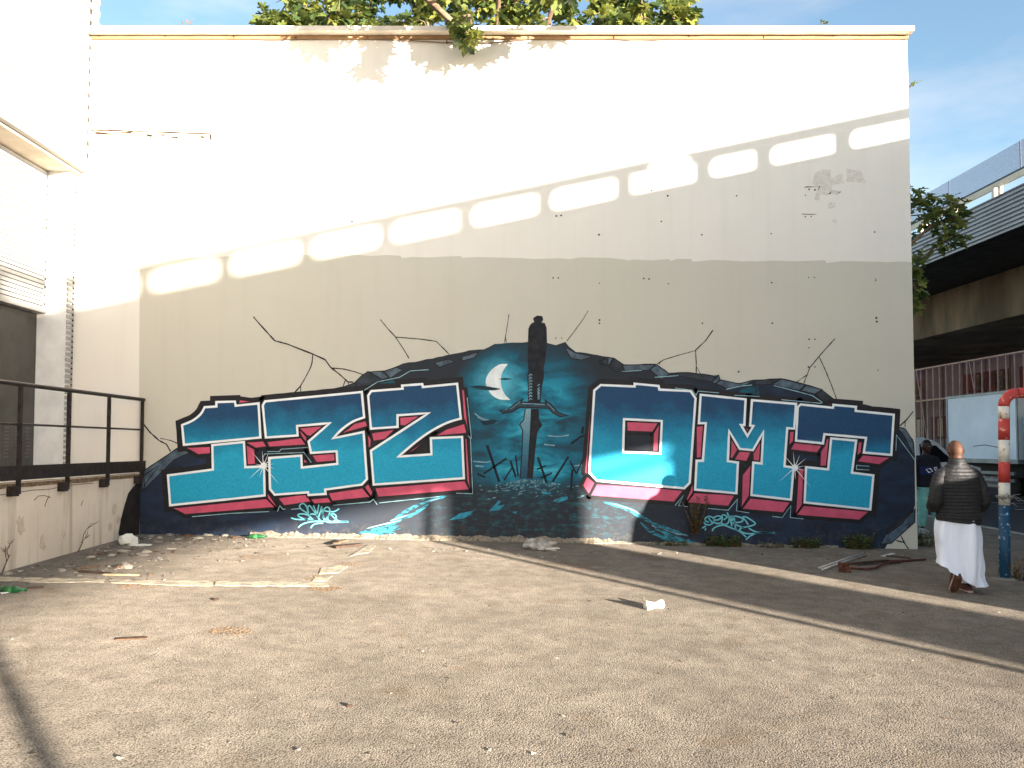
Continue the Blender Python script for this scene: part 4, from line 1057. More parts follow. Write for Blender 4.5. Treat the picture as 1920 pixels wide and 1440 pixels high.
def rot_thing(name, label, cat, loc, rz, group=None):
    o = thing(name, label, cat, loc, group); o.rotation_euler = (0, 0, rz); ORG[o.name] = Vector((0, 0, 0)); return o
TYRE = M('tyre_black', s(28, 28, 30), rough=.8, var=.2); RIM = M('rim_grey', s(120, 120, 122), rough=.4, metallic=.6)
GLS = M('vehicle_glass', s(20, 26, 30), rough=.08, var=0, spec=.6)
def wheel(parent, x, y, r, w):
    b = B().lathe([(r*.62, -w/2), (r*.92, -w/2), (r, -w*.35), (r, w*.35), (r*.92, w/2), (r*.62, w/2)], mat=Matrix.Translation((x, y, r)) @ Matrix.Rotation(pi/2, 4, 'X'), n=20)
    o = b.build('wheel', TYRE, parent)
    B().lathe([(r*.6, -w*.46), (r*.6, w*.46), (r*.2, w*.5), (r*.2, -w*.5)], mat=Matrix.Translation((x, y, r)) @ Matrix.Rotation(pi/2, 4, 'X'), n=14).build('rim', RIM, o)
# ---- box lorry (local +x = forward, towards the camera along the street)
UT = 17.0
tp = VP(UT+1.15, 24.6, 0); tp.z = gz(tp.x, tp.y)-.12
tk = rot_thing('box_lorry', 'white box lorry parked under the viaduct behind the striped post', 'lorry', tp, VA-pi/2)
BXM = M('lorry_box', s(226, 234, 244), rough=.5, var=.05, scale=1); LG = M('lorry_trim', s(126, 132, 140), rough=.4, metallic=.4); CHS = M('chassis_dark', s(30, 30, 32), rough=.7)
B().box(-3.8, -.05, -1.1, 1.1, 1.35, 3.52).build('cargo_box', BXM, tk)
for (a, c, d, e) in ((-3.84, -.01, 3.5, 3.58), (-3.84, -.01, 1.22, 1.36)):
    B().box(a, c, -1.13, 1.13, d, e).build('box_rail', LG, tk)
for xx in (-3.83, -.07):
    for yy in (-1.125, 1.085): B().box(xx, xx+.06, yy, yy+.04, 1.365, 3.495).build('corner_post', LG, tk)
B().box(-3.85, -3.835, -1.0, 1.0, 1.4, 3.45).build('rear_door', BXM, tk)
B().tube([(-1.0, -1.106, 1.75), (-1.7, -1.106, 1.83), (-2.3, -1.106, 1.78)], .012, 5).build('scratch', CHS, tk)
B().box(-3.7, 1.9, -.45, .45, .75, 1.2).build('chassis', CHS, tk)
cab = B().prism([(.12, -1.0, .75), (.12, -1.0, 2.75), (1.25, -1.0, 2.8), (1.75, -1.0, 1.75), (1.95, -1.0, 1.6), (2.0, -1.0, .7)], (0, 2.0, 0)).build('cab', M('cab_white', s(200, 206, 205), rough=.35, var=.03), tk)
B().prism([(.35, -1.012, 1.75), (.35, -1.012, 2.55), (1.15, -1.012, 2.6), (1.55, -1.012, 1.8)], (0, .01, 0)).build('side_window', GLS, cab)
B().prism([(1.32, -.85, 2.66), (1.72, -.85, 1.85), (1.73, .85, 1.85), (1.33, .85, 2.66)], (.02, 0, .01)).build('windscreen', GLS, cab)
for x, y in ((-2.9, -.85), (-2.9, .85), (1.1, -.85), (1.1, .85)): wheel(tk, x, y, .46, .28)
B().box(-2.2, -.4, -1.0, -.93, .62, .72).build('side_guard', LG, tk); B().box(-2.2, -.4, -1.0, -.93, .85, .95).build('side_guard', LG, tk)

# ---- cars (side on, nose to the right)
def car(name, label, loc, rz, paint, prof, win, L, Wd, r, wb):
    c = rot_thing(name, label, 'car' if 'van' not in name else 'van', loc, rz)
    n_ = len(prof); rings = []
    ny = 8
    for j in range(ny+1):
        v = j/ny*2-1; ring = []
        for (x, z) in prof:
            tuck = 1 - (.16*max(0, (z-.75))/.7 if z > .75 else .05*max(0, .45-z))
            e = 1-abs(v)**6*.0
            zz = z - (.05*abs(v)**4 if z > 1.2 else 0)
            xx = x*(1-.03*abs(v)**3)
            ring.append(Vector((xx, v*Wd/2*tuck, zz)))
        rings.append(ring)
    body = B().loft(rings).build('body', paint, c)
    for sgn in (-1, 1):
        for q in win:
            P = []
            for (x, z) in q:
                tuck = 1-.16*max(0, (z-.75))/.7
                P.append(Vector((x, sgn*(Wd/2*tuck+.003), z-.05)))
            B().prism(P, (0, sgn*.006, 0)).build('side_window', GLS, body)
        for x in (-wb/2, wb/2): wheel(c, x, sgn*(Wd/2-.1), r, .2)
        B().box(-.3, -.12, sgn*(Wd/2+.002)-.01, sgn*(Wd/2+.002)+.012, .86, .89).build('door_handle', CHS, body)
        B().box(L/2-.16, L/2+.0, sgn*.62-.14, sgn*.62+.14, .58, .72).build('headlight', M('headlight_glass', s(210, 215, 220), rough=.1), body)
        B().ell((wb/2-.62, sgn*(Wd/2+.06), .98), (.06, .1, .07)).build('mirror', paint, body)
    B().box(L/2-.02, L/2+.05, -Wd*.42, Wd*.42, .22, .42).build('bumper', CHS, body)
    return c
hatch = [(-1.95, .25), (1.95, .25), (2.02, .45), (1.98, .68), (1.75, .84), (1.05, .95), (.45, 1.36), (.0, 1.45), (-.9, 1.46), (-1.5, 1.36), (-1.85, .95), (-1.98, .75), (-2.0, .45)]
hw = [[(.92, .98), (.42, 1.33), (-.05, 1.4), (-.05, .98)], [(-.12, .98), (-.12, 1.4), (-.85, 1.4), (-1.4, 1.3), (-1.6, .98)]]
cp = W(1748, 850, 21.5); cp.x -= 1.15; cp.z = gz(cp.x, 21.5)-.1
car('hatchback_car', 'grey hatchback car beyond the wall corner behind the two men', cp, radians(-2), M('car_grey', s(128, 130, 134), rough=.35, var=.03, metallic=.4), hatch, hw, 3.95, 1.72, .3, 2.5)
van_p = [(-2.4, .3), (2.35, .3), (2.45, .6), (2.4, 1.0), (1.75, 1.18), (1.1, 1.85), (.75, 1.98), (-2.2, 2.0), (-2.4, 1.8)]
vw = [[(1.55, 1.22), (1.02, 1.75), (.5, 1.8), (.5, 1.22)]]
vp_ = W(1752, 830, 26.5); vp_.x -= 1.35; vp_.z = gz(vp_.x, 26.5)-.1
car('panel_van', 'white panel van roof showing above the grey car', vp_, radians(-2), M('van_white', s(205, 212, 218), rough=.4, var=.03), van_p, vw, 4.8, 1.85, .33, 3.0)

shade_van = [(-2.4, .3), (2.35, .3), (2.45, .6), (2.4, 1.0), (1.75, 1.3), (1.1, 1.95), (.75, 2.1), (-2.2, 2.12), (-2.4, 1.95)]  # unseen van, added to shade the man's lower half and the wall foot
v2 = Vector((9.0, 7.1, 0)); v2.z = gz(9.2, 7.1)
car('panel_van', 'unseen high roofed white van added to shade the man and wall foot', v2, VA+pi/2, MATS['van_white'], shade_van, vw, 4.8, 1.85, .33, 3.0)

# ---- striped height-limit post with chain
pb = G(1884, 1086)
post = thing('striped_gate_post', 'bent tube gate post painted red, white and blue at the right edge', 'post', pb)
PR = .066
pt = lambda py: W(1888, py, pb.y).z
zq = {k: pt(k) for k in (1090, 947, 905, 866, 825, 785, 762, 735)}
def paint_mat(name, col, chip):
    return M(name, col, rough=.5, var=.1, scale=16, col2=chip, lo=.37, hi=.41, bump=.15, bscale=20)
PW = paint_mat('post_white', s(218, 212, 200), s(150, 120, 100)); PRD = paint_mat('post_red', s(182, 62, 56), s(214, 150, 140)); PBL = paint_mat('post_blue', s(28, 74, 104), s(190, 200, 204))
lean = .02
def seg(z0, z1, m, nm):
    fx = lambda z: pb.x + lean*(z-pb.z)
    B().tube([(fx(z0), pb.y, z0), (fx(z1), pb.y, z1)], PR, 20, cap=True).build(nm, m, post)
seg(pb.z-.15, zq[947], PBL, 'blue_band'); seg(zq[947]+.001, zq[905], PW, 'white_band'); seg(zq[905]+.001, zq[866], PRD, 'red_band'); seg(zq[866]+.001, zq[825], PW, 'white_band'); seg(zq[825]+.001, zq[785], PRD, 'red_band'); seg(zq[785]+.001, zq[762], PW, 'white_band')
bx_, bz_ = pb.x+lean*(zq[762]-pb.z), zq[762]+.001
arc = [(bx_+.17-.17*cos(a), pb.y, bz_+.17*sin(a)) for a in [pi/2*i/8 for i in range(9)]]
B().tube(arc, PR, 20).build('elbow', PRD, post)
ex = arc[-1][0]
B().tube([(ex+.001, pb.y, arc[-1][2]), (ex+.25, pb.y, arc[-1][2]+.01)], PR, 20).build('red_band', PRD, post)
B().tube([(ex+.251, pb.y, arc[-1][2]+.01), (ex+2.2, pb.y, arc[-1][2]+.02)], PR, 20).build('white_band', PW, post)
B().tube([(ex+2.201, pb.y, arc[-1][2]+.02), (ex+2.35, pb.y, arc[-1][2]), (ex+2.4, pb.y, arc[-1][2]-.12), (ex+2.41, pb.y, gz(ex+2.4, pb.y)-.1)], PR, 16).build('far_leg', PW, post)
B().lathe([(.16, 0), (.15, .02), (.09, .03)], c=(pb.x, pb.y, pb.z-.005), n=14).build('foot', M('post_foot', s(120, 116, 108)), post)
# chain: torus links from the post to the right
CHN = M('chain_steel', s(150, 148, 142), rough=.4, metallic=.7)
ch = thing('chain', 'slack steel chain tied round the striped post', 'chain', (pb.x, pb.y, pb.z))
def link(c, d, roll, sc_=1.0):
    d = Vector(d).normalized(); a = d.cross(Vector((0, 0, 1))).normalized(); e = a.cross(d)
    a2 = a*cos(roll)+e*sin(roll); P = []
    for i in range(10):
        an = 2*pi*i/10; P.append(Vector(c)+d*(cos(an)*.028*sc_)+a2*(sin(an)*.017*sc_))
    P.append(P[0]); return B().tube(P, .0055*sc_, 5, cap=False)
zc = pt(932)
proto = None
for i in range(14):
    an = 2*pi*i/14
    link((pb.x+lean*1.0+cos(an)*(PR+.012), pb.y+sin(an)*(PR+.012), zc+.012*sin(3*an)), (-sin(an), cos(an), .1*sin(2*an)), (i % 2)*pi/2).build('link', CHN, ch)
for i in range(22):
    u = i/22; x = pb.x+.1+u*1.1; z = zc+.01-.35*u*(1-u*.5)-.02; 
    link((x, pb.y-.08, z), (1, 0, -.35*(1-u)), (i % 2)*pi/2).build('link', CHN, ch)
b = B(); random.seed(8)
for k in range(5):
    P = [Vector((pb.x-.10, pb.y-.09, zc+random.uniform(-.02, .05)))]
    for j in range(6): P.append(P[-1]+Vector((random.uniform(.01, .06), random.uniform(-.015, .01), random.uniform(-.04, .04))))
    b.tube(P, .004, 5)
b.build('wire_tie', CHN, ch)

# ================================================================== PEOPLE
def ering(c, rx, ry, n=24, f=None):
    out = []
    for k in range(n):
        a = 2*pi*k/n; m = f(a) if f else 1
        out.append(Vector((c[0]+cos(a)*rx*m, c[1]+sin(a)*ry*m, c[2])))
    return out
def head(b, c, fwd, H=.232, down=0.0):
    """egg-shaped head with brow, nose, chin and ears; fwd = yaw of the face"""
    R = Matrix.Translation(c) @ Matrix.Rotation(fwd, 4, 'Z') @ Matrix.Rotation(-down, 4, 'X')
    def fn(p):
        z = p.z/(H/2)
        q = p.copy()
        if z < 0:
            q.x *= 1+.13*z; q.y = q.y*(1+.06*z) + (.012*(-z))
        if z > .2: q.y -= .006*(z-.2)
        return (R.to_3x3() @ q)
    b.ell(c, (.083, .102, H/2), 18, 14, fn)
    L = lambda x, y, z: R @ Vector((x, y, z))
    b.capsule(L(0, .090, .015), L(0, .112, -.018), .010, .015)
    b.capsule(L(-.035, .084, .026), L(.035, .084, .026), .014, .014)
    b.capsule(L(-.022, .090, -.055), L(.022, .090, -.055), .011, .011)
    b.ell(L(0, .075, -.092), (.03, .024, .02), 10, 6)
    for sx in (-1, 1):
        b.ell(L(sx*.085, -.008, -.008), (.016, .024, .036), 10, 8)
    return R
def hand(b, wrist, d, side, curl=.5):
    """palm with five bent fingers, d = direction of the forearm, side = thumb side unit vector"""
    d = Vector(d).normalized(); sd = Vector(side).normalized(); nrm = d.cross(sd).normalized()
    w = Vector(wrist); b.capsule(w-d*.03, w+d*.02, .026, .026)
    for j in range(4): b.capsule(w+d*.015+sd*(.03-.02*j), w+d*.085+sd*(.033-.022*j), .015, .013)
    ln = (.070, .078, .072, .056)
    for j in range(4):
        p = w+d*.088+sd*(.033-.022*j); dd = d.copy()
        for k in range(3):
            q = p+dd*(ln[j]*(.46, .31, .23)[k]); b.capsule(p, q, .0092-.001*k, .0085-.001*k, 8)
            p = q; dd = (dd+nrm*curl*.6).normalized()
    p = w+d*.02+sd*.032
    for k, (L_, dd) in enumerate(((.04, (d*.6+sd*.8)), (.032, (d*.85+sd*.45+nrm*.2)), (.025, (d+sd*.1+nrm*.3)))):
        q = p+dd.normalized()*L_; b.capsule(p, q, .012-.0012*k, .011-.0012*k, 8); p = q

SK1 = M('skin_brown', s(80, 52, 36), rough=.65, var=.12, scale=14); SK2 = M('skin_dark', s(66, 44, 36), rough=.5, var=.15, scale=12)
# ---- man walking away: dark quilted jacket over a long white robe
g1 = G(1800, 1109)
p1 = rot_thing('person', 'bald person seen from behind in black quilted jacket and long white robe', 'person', g1, 0)
Z0 = Vector((0, 0, 0))
b = B()
head(b, Vector((0, .03, 1.645)), 0, .245, .30)
b.capsule((0, -.005, 1.42), (0, .012, 1.60), .07, .068)
b.loft([ering((0, 0, z), rx, ry) for z, rx, ry in ((.90, .15, .10), (1.05, .14, .10), (1.25, .17, .115), (1.38, .18, .11), (1.45, .09, .08))])
for sx in (-1, 1):
    b.capsule((sx*.20, 0, 1.37), (sx*.285, -.03, 1.12), .05, .042); b.capsule((sx*.285, -.03, 1.12), (sx*.15, .20, 1.06), .04, .03)
    hand(b, (sx*.13, .22, 1.065), (-sx*.5, .8, .1), (0, 0, 1), .9)
b.capsule((.07, 0, .92), (.085, .02, .5), .085, .06); b.capsule((.085, .02, .5), (.07, .01, .08), .055, .035); b.capsule((.07, .0, .06), (.075, .14, .035), .04, .035)
b.capsule((-.07, 0, .92), (-.075, .06, .52), .085, .06); b.capsule((-.075, .06, .52), (-.105, -.16, .20), .055, .036); b.capsule((-.105, -.17, .18), (-.10, -.09, .05), .04, .034)
b.build('body', SK1, p1, Z0, remesh=.009)
# jacket
JK = M('jacket_nylon', s(32, 32, 34), rough=.6, var=.15, scale=18, bump=.5, bscale=40, spec=.35)
b = B(); rings = []
prof = [(.80, .235, .175), (.86, .245, .18), (.95, .24, .175), (1.05, .235, .17), (1.15, .24, .172), (1.25, .245, .170), (1.33, .235, .155), (1.38, .215, .135), (1.42, .185, .115), (1.46, .14, .10), (1.50, .095, .09), (1.52, .088, .084)]
def interp(z):
    for (a, c) in zip(prof, prof[1:]):
        if a[0] <= z <= c[0]:
            t = (z-a[0])/(c[0]-a[0]); t2 = t*t*(3-2*t)
            return a[1]+(c[1]-a[1])*t2, a[2]+(c[2]-a[2])*t2
    return prof[-1][1:]
nz = 150
for i in range(nz+1):
    z = .80+(1.52-.80)*i/nz; rx, ry = interp(z)
    ph = ((z-.80)/.040) % 1.0; puff = .012*(sin(pi*ph)**.55) if z < 1.45 else .004
    ring = []
    for k in range(48):
        a = 2*pi*k/48; w_ = .006*mnoise.noise(Vector((cos(a)*4, sin(a)*4, z*9)))
        dz = .028*cos(a) * (-1 if z < .9 else 0) * (1-(z-.80)/.1 if z < .9 else 0)
        seam = -.006 if abs(cos(a)) < .07 and sin(a) < 0 else 0
        ring.append(Vector((cos(a)*(rx+puff+w_+seam), sin(a)*(ry+puff+w_+seam) - .005, z+dz)))
    rings.append(ring)
b.loft(rings); jk = b.build('quilted_jacket', JK, p1, Z0)
for sx in (-1, 1):
    path = [Vector(p) for p in ((sx*.13, 0, 1.385), (sx*.195, -.005, 1.345), (sx*.235, -.015, 1.25), (sx*.268, -.03, 1.14), (sx*.285, -.03, 1.05), (sx*.272, .03, .99), (sx*.235, .10, 1.0), (sx*.18, .18, 1.03))]
    P = []; R_ = []
    rr = [.07, .078, .078, .073, .072, .072, .064, .055]
    tot = 0
    for i in range(len(path)-1):
        for j in range(10):
            t = j/10; q = path[i].lerp(path[i+1], t); P.append(q); tot += (path[i+1]-path[i]).length/10
            R_.append(rr[i]+(rr[i+1]-rr[i])*t+.008*(abs(sin(pi*tot/.042))**.55))
    # relax the corners
    for _ in range(4): P = [P[0]]+[(P[i-1]+P[i]*2+P[i+1])/4 for i in range(1, len(P)-1)]+[P[-1]]
    B().tube(P, R_, 20).build('sleeve', JK, jk, Z0)
b = B(); b.loft([ering((0, .002, 1.48), .110, .100), ering((0, .002, 1.52), .094, .092), ering((0, .004, 1.555), .090, .090), ering((0, .006, 1.556), .080, .080), ering((0, .006, 1.50), .080, .080)], cap=False); b.build('collar', JK, jk, Z0)
# robe
ROB = M('robe_white', s(226, 233, 248), rough=.8, var=.03, scale=6, bump=.8, bscale=7, bdist=.05, stretch=(1, 1, .22))
b = B(); rings = []; nv, nk = 46, 72
for i in range(nv+1):
    v = i/nv; ring = []
    for k in range(nk):
        a = 2*pi*k/nk; ca, sa = cos(a), sin(a)
        zh = .165 - .17*ca + .05*sa + (.04 if sa < -.5 else 0)*ca
        zh = max(.075, zh)
        z = .93+(zh-.93)*v
        rx = .215+.035*sin(pi*min(1, v*1.1))+.01*v; ry = .16+.06*v
        fold = (.020+.036*v)*(sin(5*a+1.2+2.2*v)*.6+sin(9*a+3.5*v)*.25+.35*sin(3*a-2*v))
        diag = .016*v*sin(15*(z+.9*ca*.3)+2*a)
        x = ca*(rx+fold+diag) + .02*v*(1 if ca > 0 else .2)
        y = sa*(ry+fold) + .02*v - (.10*v*v if ca < 0 and sa < 0 else 0)*abs(ca)
        flare = .05*max(0, v-.85)/.15*(1 if ca > .5 else 0)*max(0, ca)
        ring.append(Vector((x+flare, y, z)))
    rings.append(ring)
b.loft(rings, cap=False); rb = b.build('robe', ROB, p1, Z0)
B().loft([ering((.075, .01, z), .075-.015*(1-z/.3), .075-.01*(1-z/.3), 16) for z in (.10, .16, .24, .32)], cap=False).build('trouser_leg', ROB, p1, Z0)
B().loft([ering((-.095, -.07-.05*(1-z/.4), z), .062, .062, 16) for z in (.24, .30, .38)], cap=False).build('trouser_leg', ROB, p1, Z0)
# shoes
SHO = M('shoe_brown', s(74, 46, 42), rough=.7, var=.15); SOL = M('shoe_sole', s(92, 62, 54), rough=.8, var=.2, scale=20); SOLW = M('sole_edge', s(170, 150, 140), rough=.8)
def shoe(mtx, upper_col):
    def sec(y, w, z0, z1): return [mtx @ Vector((x*w, y, z0+(z1-z0)*zz)) for x, zz in ((-1, 0), (-.98, .35), (-.85, .7), (-.5, .95), (0, 1), (.5, .95), (.85, .7), (.98, .35), (1, 0))]
    o = B().loft([sec(y, w, .022, h) for y, w, h in ((-.10, .026, .085), (-.085, .036, .095), (-.03, .040, .10), (.03, .043, .09), (.09, .047, .07), (.14, .042, .055), (.165, .026, .045))]).build('shoe', upper_col, p1, Z0)
    def sol(z0, z1, g): return [[mtx @ Vector((x, y, z)) for x, y in outl] for z in (z0, z1) for outl in ([(g*cx_, cy_) for cx_, cy_ in ((-.026, -.108), (-.04, -.08), (-.038, -.02), (-.045, .05), (-.05, .10), (-.04, .15), (-.015, .175), (.015, .175), (.04, .15), (.05, .10), (.045, .05), (.038, -.02), (.04, -.08), (.026, -.108))],)]
    B().loft(sol(.012, .030, 1.04), smooth=False).build('sole_edge', SOLW, o, Z0)
    B().loft(sol(0, .011, 1.0), smooth=False).build('sole', SOL, o, Z0)
shoe(Matrix.Translation((.075, .0, -.005)) @ Matrix.Rotation(-.1, 4, 'Z'), SHO)
shoe(Matrix.Translation((-.105, -.13, .155)) @ Matrix.Rotation(.12, 4, 'Z') @ Matrix.Rotation(radians(-68), 4, 'X'), SHO)

# ---- second man facing the camera at the wall corner
Y2 = 15.0
g2 = W(1738, 990, Y2); g2.z = gz(g2.x, Y2)
p2 = rot_thing('person', 'person in black sweater and mint trousers half hidden by the wall corner', 'person', g2, radians(188))
b = B()
H2 = Vector((0, .03, 1.63))
Rh = head(b, H2, radians(14), .235, .12)
b.capsule((0, 0, 1.42), (0, .012, 1.56), .06, .055)
b.loft([ering((0, 0, z), rx, ry) for z, rx, ry in ((.90, .15, .10), (1.05, .14, .10), (1.25, .17, .11), (1.38, .18, .105), (1.45, .08, .08))])
for sx, el, wr in ((1, (.27, -.04, 1.12), (.27, .03, .90)), (-1, (-.27, -.03, 1.12), (-.24, .10, .92))):
    b.capsule((sx*.19, 0, 1.37), el, .05, .042); b.capsule(el, wr, .04, .03)
    hand(b, wr, (Vector(wr)-Vector(el)), (-sx*.3, .9, 0), .5)
b.capsule((.09, 0, .92), (.10, .05, .5), .085, .06); b.capsule((.10, .05, .5), (.09, .0, .09), .055, .035); b.capsule((.09, -.01, .05), (.10, .14, .035), .042, .035)
b.capsule((-.09, 0, .92), (-.10, .10, .52), .085, .06); b.capsule((-.10, .10, .52), (-.10, .20, .10), .055, .035); b.capsule((-.10, .19, .06), (-.11, .34, .04), .042, .035)
bd = b.build('body', SK2, p2, Z0, remesh=.009)
EYE = M('eye_white', s(190, 184, 176), rough=.3); 
for sx in (-1, 1):
    B().ell(Rh @ Vector((sx*.031, .0885, .006)), (.013, .010, .0075), 8, 6).build('eye', EYE, bd, Z0)
HR = M('hair_black', s(24, 20, 20), rough=.9, bump=.5, bscale=90)
def capfn(p):
    q = p.copy()
    lim = -.02+.075*max(0, min(1, (q.y+.03)/.10))
    if q.z < lim: q.z = lim; q *= .93
    return Rh.to_3x3() @ q
B().ell(H2, (.080, .100, .124), 18, 14, capfn).build('hair', HR, p2, Z0)
SW = M('sweater_black', s(26, 27, 36), rough=.9, var=.15, scale=8, bump=.3, bscale=60); SWN = M('sweater_navy', s(30, 40, 78), rough=.9, var=.1)
b = B()
b.loft([ering((0, 0, z), rx, ry, 32, lambda a: 1+.02*sin(6*a+z*20)) for z, rx, ry in ((.86, .20, .15), (.90, .215, .165), (1.0, .205, .155), (1.15, .205, .15), (1.3, .215, .145), (1.40, .19, .125), (1.45, .12, .095), (1.475, .085, .08))])
for sx, el, wr in ((1, (.275, -.04, 1.12), (.275, .03, .92)), (-1, (-.275, -.03, 1.12), (-.245, .09, .94))):
    b.tube([(sx*.12, 0, 1.39), (sx*.19, 0, 1.37), (sx*.24, -.02, 1.25), el, ((Vector(el)+Vector(wr))/2), wr], [.08, .085, .078, .072, .062, .048], 16)
swo = b.build('sweater', SW, p2, Z0, remesh=.014)
def onfront(x, z):   # point on the sweater front
    return Vector((x, .160*sqrt(max(0, 1-(x/.222)**2))+.010, z))
b = B(); nn = 12
vs = []; fs = []
for i in range(nn+1):
    x = -.19+.38*i/nn
    vs += [onfront(x, 1.10+.0*x), onfront(x, 1.255)]
for i in range(nn): fs.append((2*i, 2*i+2, 2*i+3, 2*i+1))
b.add(vs, fs, True); b.build('chest_band', SWN, swo, Z0)
WD = M('emblem_white', s(225, 228, 240), rough=.8)
for cx_ in (-.10, .045):
    q = [(cx_-.075, 1.165), (cx_-.02, 1.225), (cx_+.065, 1.20), (cx_+.015, 1.135)] if cx_ > 0 else [(cx_-.05, 1.19), (cx_-.01, 1.25), (cx_+.055, 1.235), (cx_+.025, 1.17)]
    B().poly([onfront(x, z)+Vector((0, .004, 0)) for x, z in q]).build('diamond_emblem', WD, swo, Z0)
TRO = M('trousers_mint', s(120, 178, 170), rough=.85, var=.08, scale=7, bump=.3, bscale=12)
b = B()
b.loft([ering((0, 0, z), rx, ry, 24) for z, rx, ry in ((.78, .19, .14), (.86, .195, .145), (.94, .175, .13))])
for pth, rr in (([(.09, 0, .88), (.105, .05, .5), (.10, .0, .14)], (.115, .092, .07)), ([(-.09, 0, .88), (-.105, .10, .52), (-.105, .19, .16)], (.115, .092, .07))):
    P = []; R_ = []
    for i in range(2):
        for j in range(10):
            P.append(Vector(pth[i]).lerp(Vector(pth[i+1]), j/10)); R_.append(rr[i]+(rr[i+1]-rr[i])*j/10+.004*sin(j*2.1))
    P.append(Vector(pth[2])); R_.append(rr[2])
    b.tube(P, R_, 18)
b.build('trousers', TRO, p2, Z0, remesh=.013)
TRN = M('trainer_grey', s(150, 150, 150), rough=.7)
for x, y, a in ((.095, .04, .05), (-.105, .25, -.1)):
    mt = Matrix.Translation((x, y, 0)) @ Matrix.Rotation(a, 4, 'Z')
    def sec(yy, w, z0, z1): return [mt @ Vector((xx*w, yy, z0+(z1-z0)*zz)) for xx, zz in ((-1, 0), (-.98, .35), (-.85, .7), (-.5, .95), (0, 1), (.5, .95), (.85, .7), (.98, .35), (1, 0))]
    B().loft([sec(yy, w, 0, h) for yy, w, h in ((-.11, .03, .09), (-.08, .042, .11), (0, .045, .115), (.07, .05, .085), (.14, .045, .06), (.17, .025, .05))]).build('shoe', TRN, p2, Z0)
# ================================================================== VEGETATION
def leaf_mesh(name, outline, mat, fold=.12, droop=.15):
    """flat-folded lobed leaf, base at origin, tip along +y, unit length"""
    me = bpy.data.meshes.new(name)
    vs = [(0, .0, 0)]; R = []
    for (x, y) in outline: R.append((x, y, abs(x)*fold*2 - droop*y*y))
    mids = [(0, .3, -droop*.09), (0, .65, -droop*.42)]
    pts = [(0, 0, 0)] + R
    cen = (0, .38, -droop*.15)
    vs = pts + [cen]; c = len(vs)-1
    fs = [(i, (i+1) % len(pts), c) for i in range(len(pts))]
    me.from_pydata(vs, [], fs); me.materials.append(mat)
    return me
FIG = [(.08, .10), (.30, -.02), (.36, .16), (.22, .30), (.48, .46), (.44, .62), (.18, .55), (.20, .78), (.0, 1.0), (-.20, .78), (-.18, .55), (-.44, .62), (-.48, .46), (-.22, .30), (-.36, .16), (-.30, -.02), (-.08, .10)]
OVAL = [(.16, .2), (.22, .5), (.12, .82), (0, 1), (-.12, .82), (-.22, .5), (-.16, .2)]
LF = [M('fig_leaf_a', s(128, 132, 62), rough=.5, var=.2, scale=6, transl=.3), M('fig_leaf_b', s(96, 108, 54), rough=.5, var=.2, scale=6, transl=.25), M('fig_leaf_c', s(60, 78, 42), rough=.5, var=.2, scale=6, transl=.2)]
FIGM = [leaf_mesh('leaf', FIG, m) for m in LF]
BARK = M('fig_bark', s(118, 98, 78), rough=.9, var=.25, scale=6, bump=.5, bscale=15)
def leaf_matrix(p, d, size, roll=None):
    d = Vector(d).normalized()
    z = Vector((0, 0, 1)) if abs(d.z) < .95 else Vector((0, 1, 0))
    x = d.cross(z).normalized(); n_ = x.cross(d).normalized()
    r = random.uniform(-.7, .7) if roll is None else roll
    x2 = x*cos(r)+n_*sin(r); n2 = x2.cross(d)
    m = Matrix(((x2.x, d.x, n2.x, p.x), (x2.y, d.y, n2.y, p.y), (x2.z, d.z, n2.z, p.z), (0, 0, 0, 1)))
    return m @ Matrix.Diagonal((size, size, size, 1))
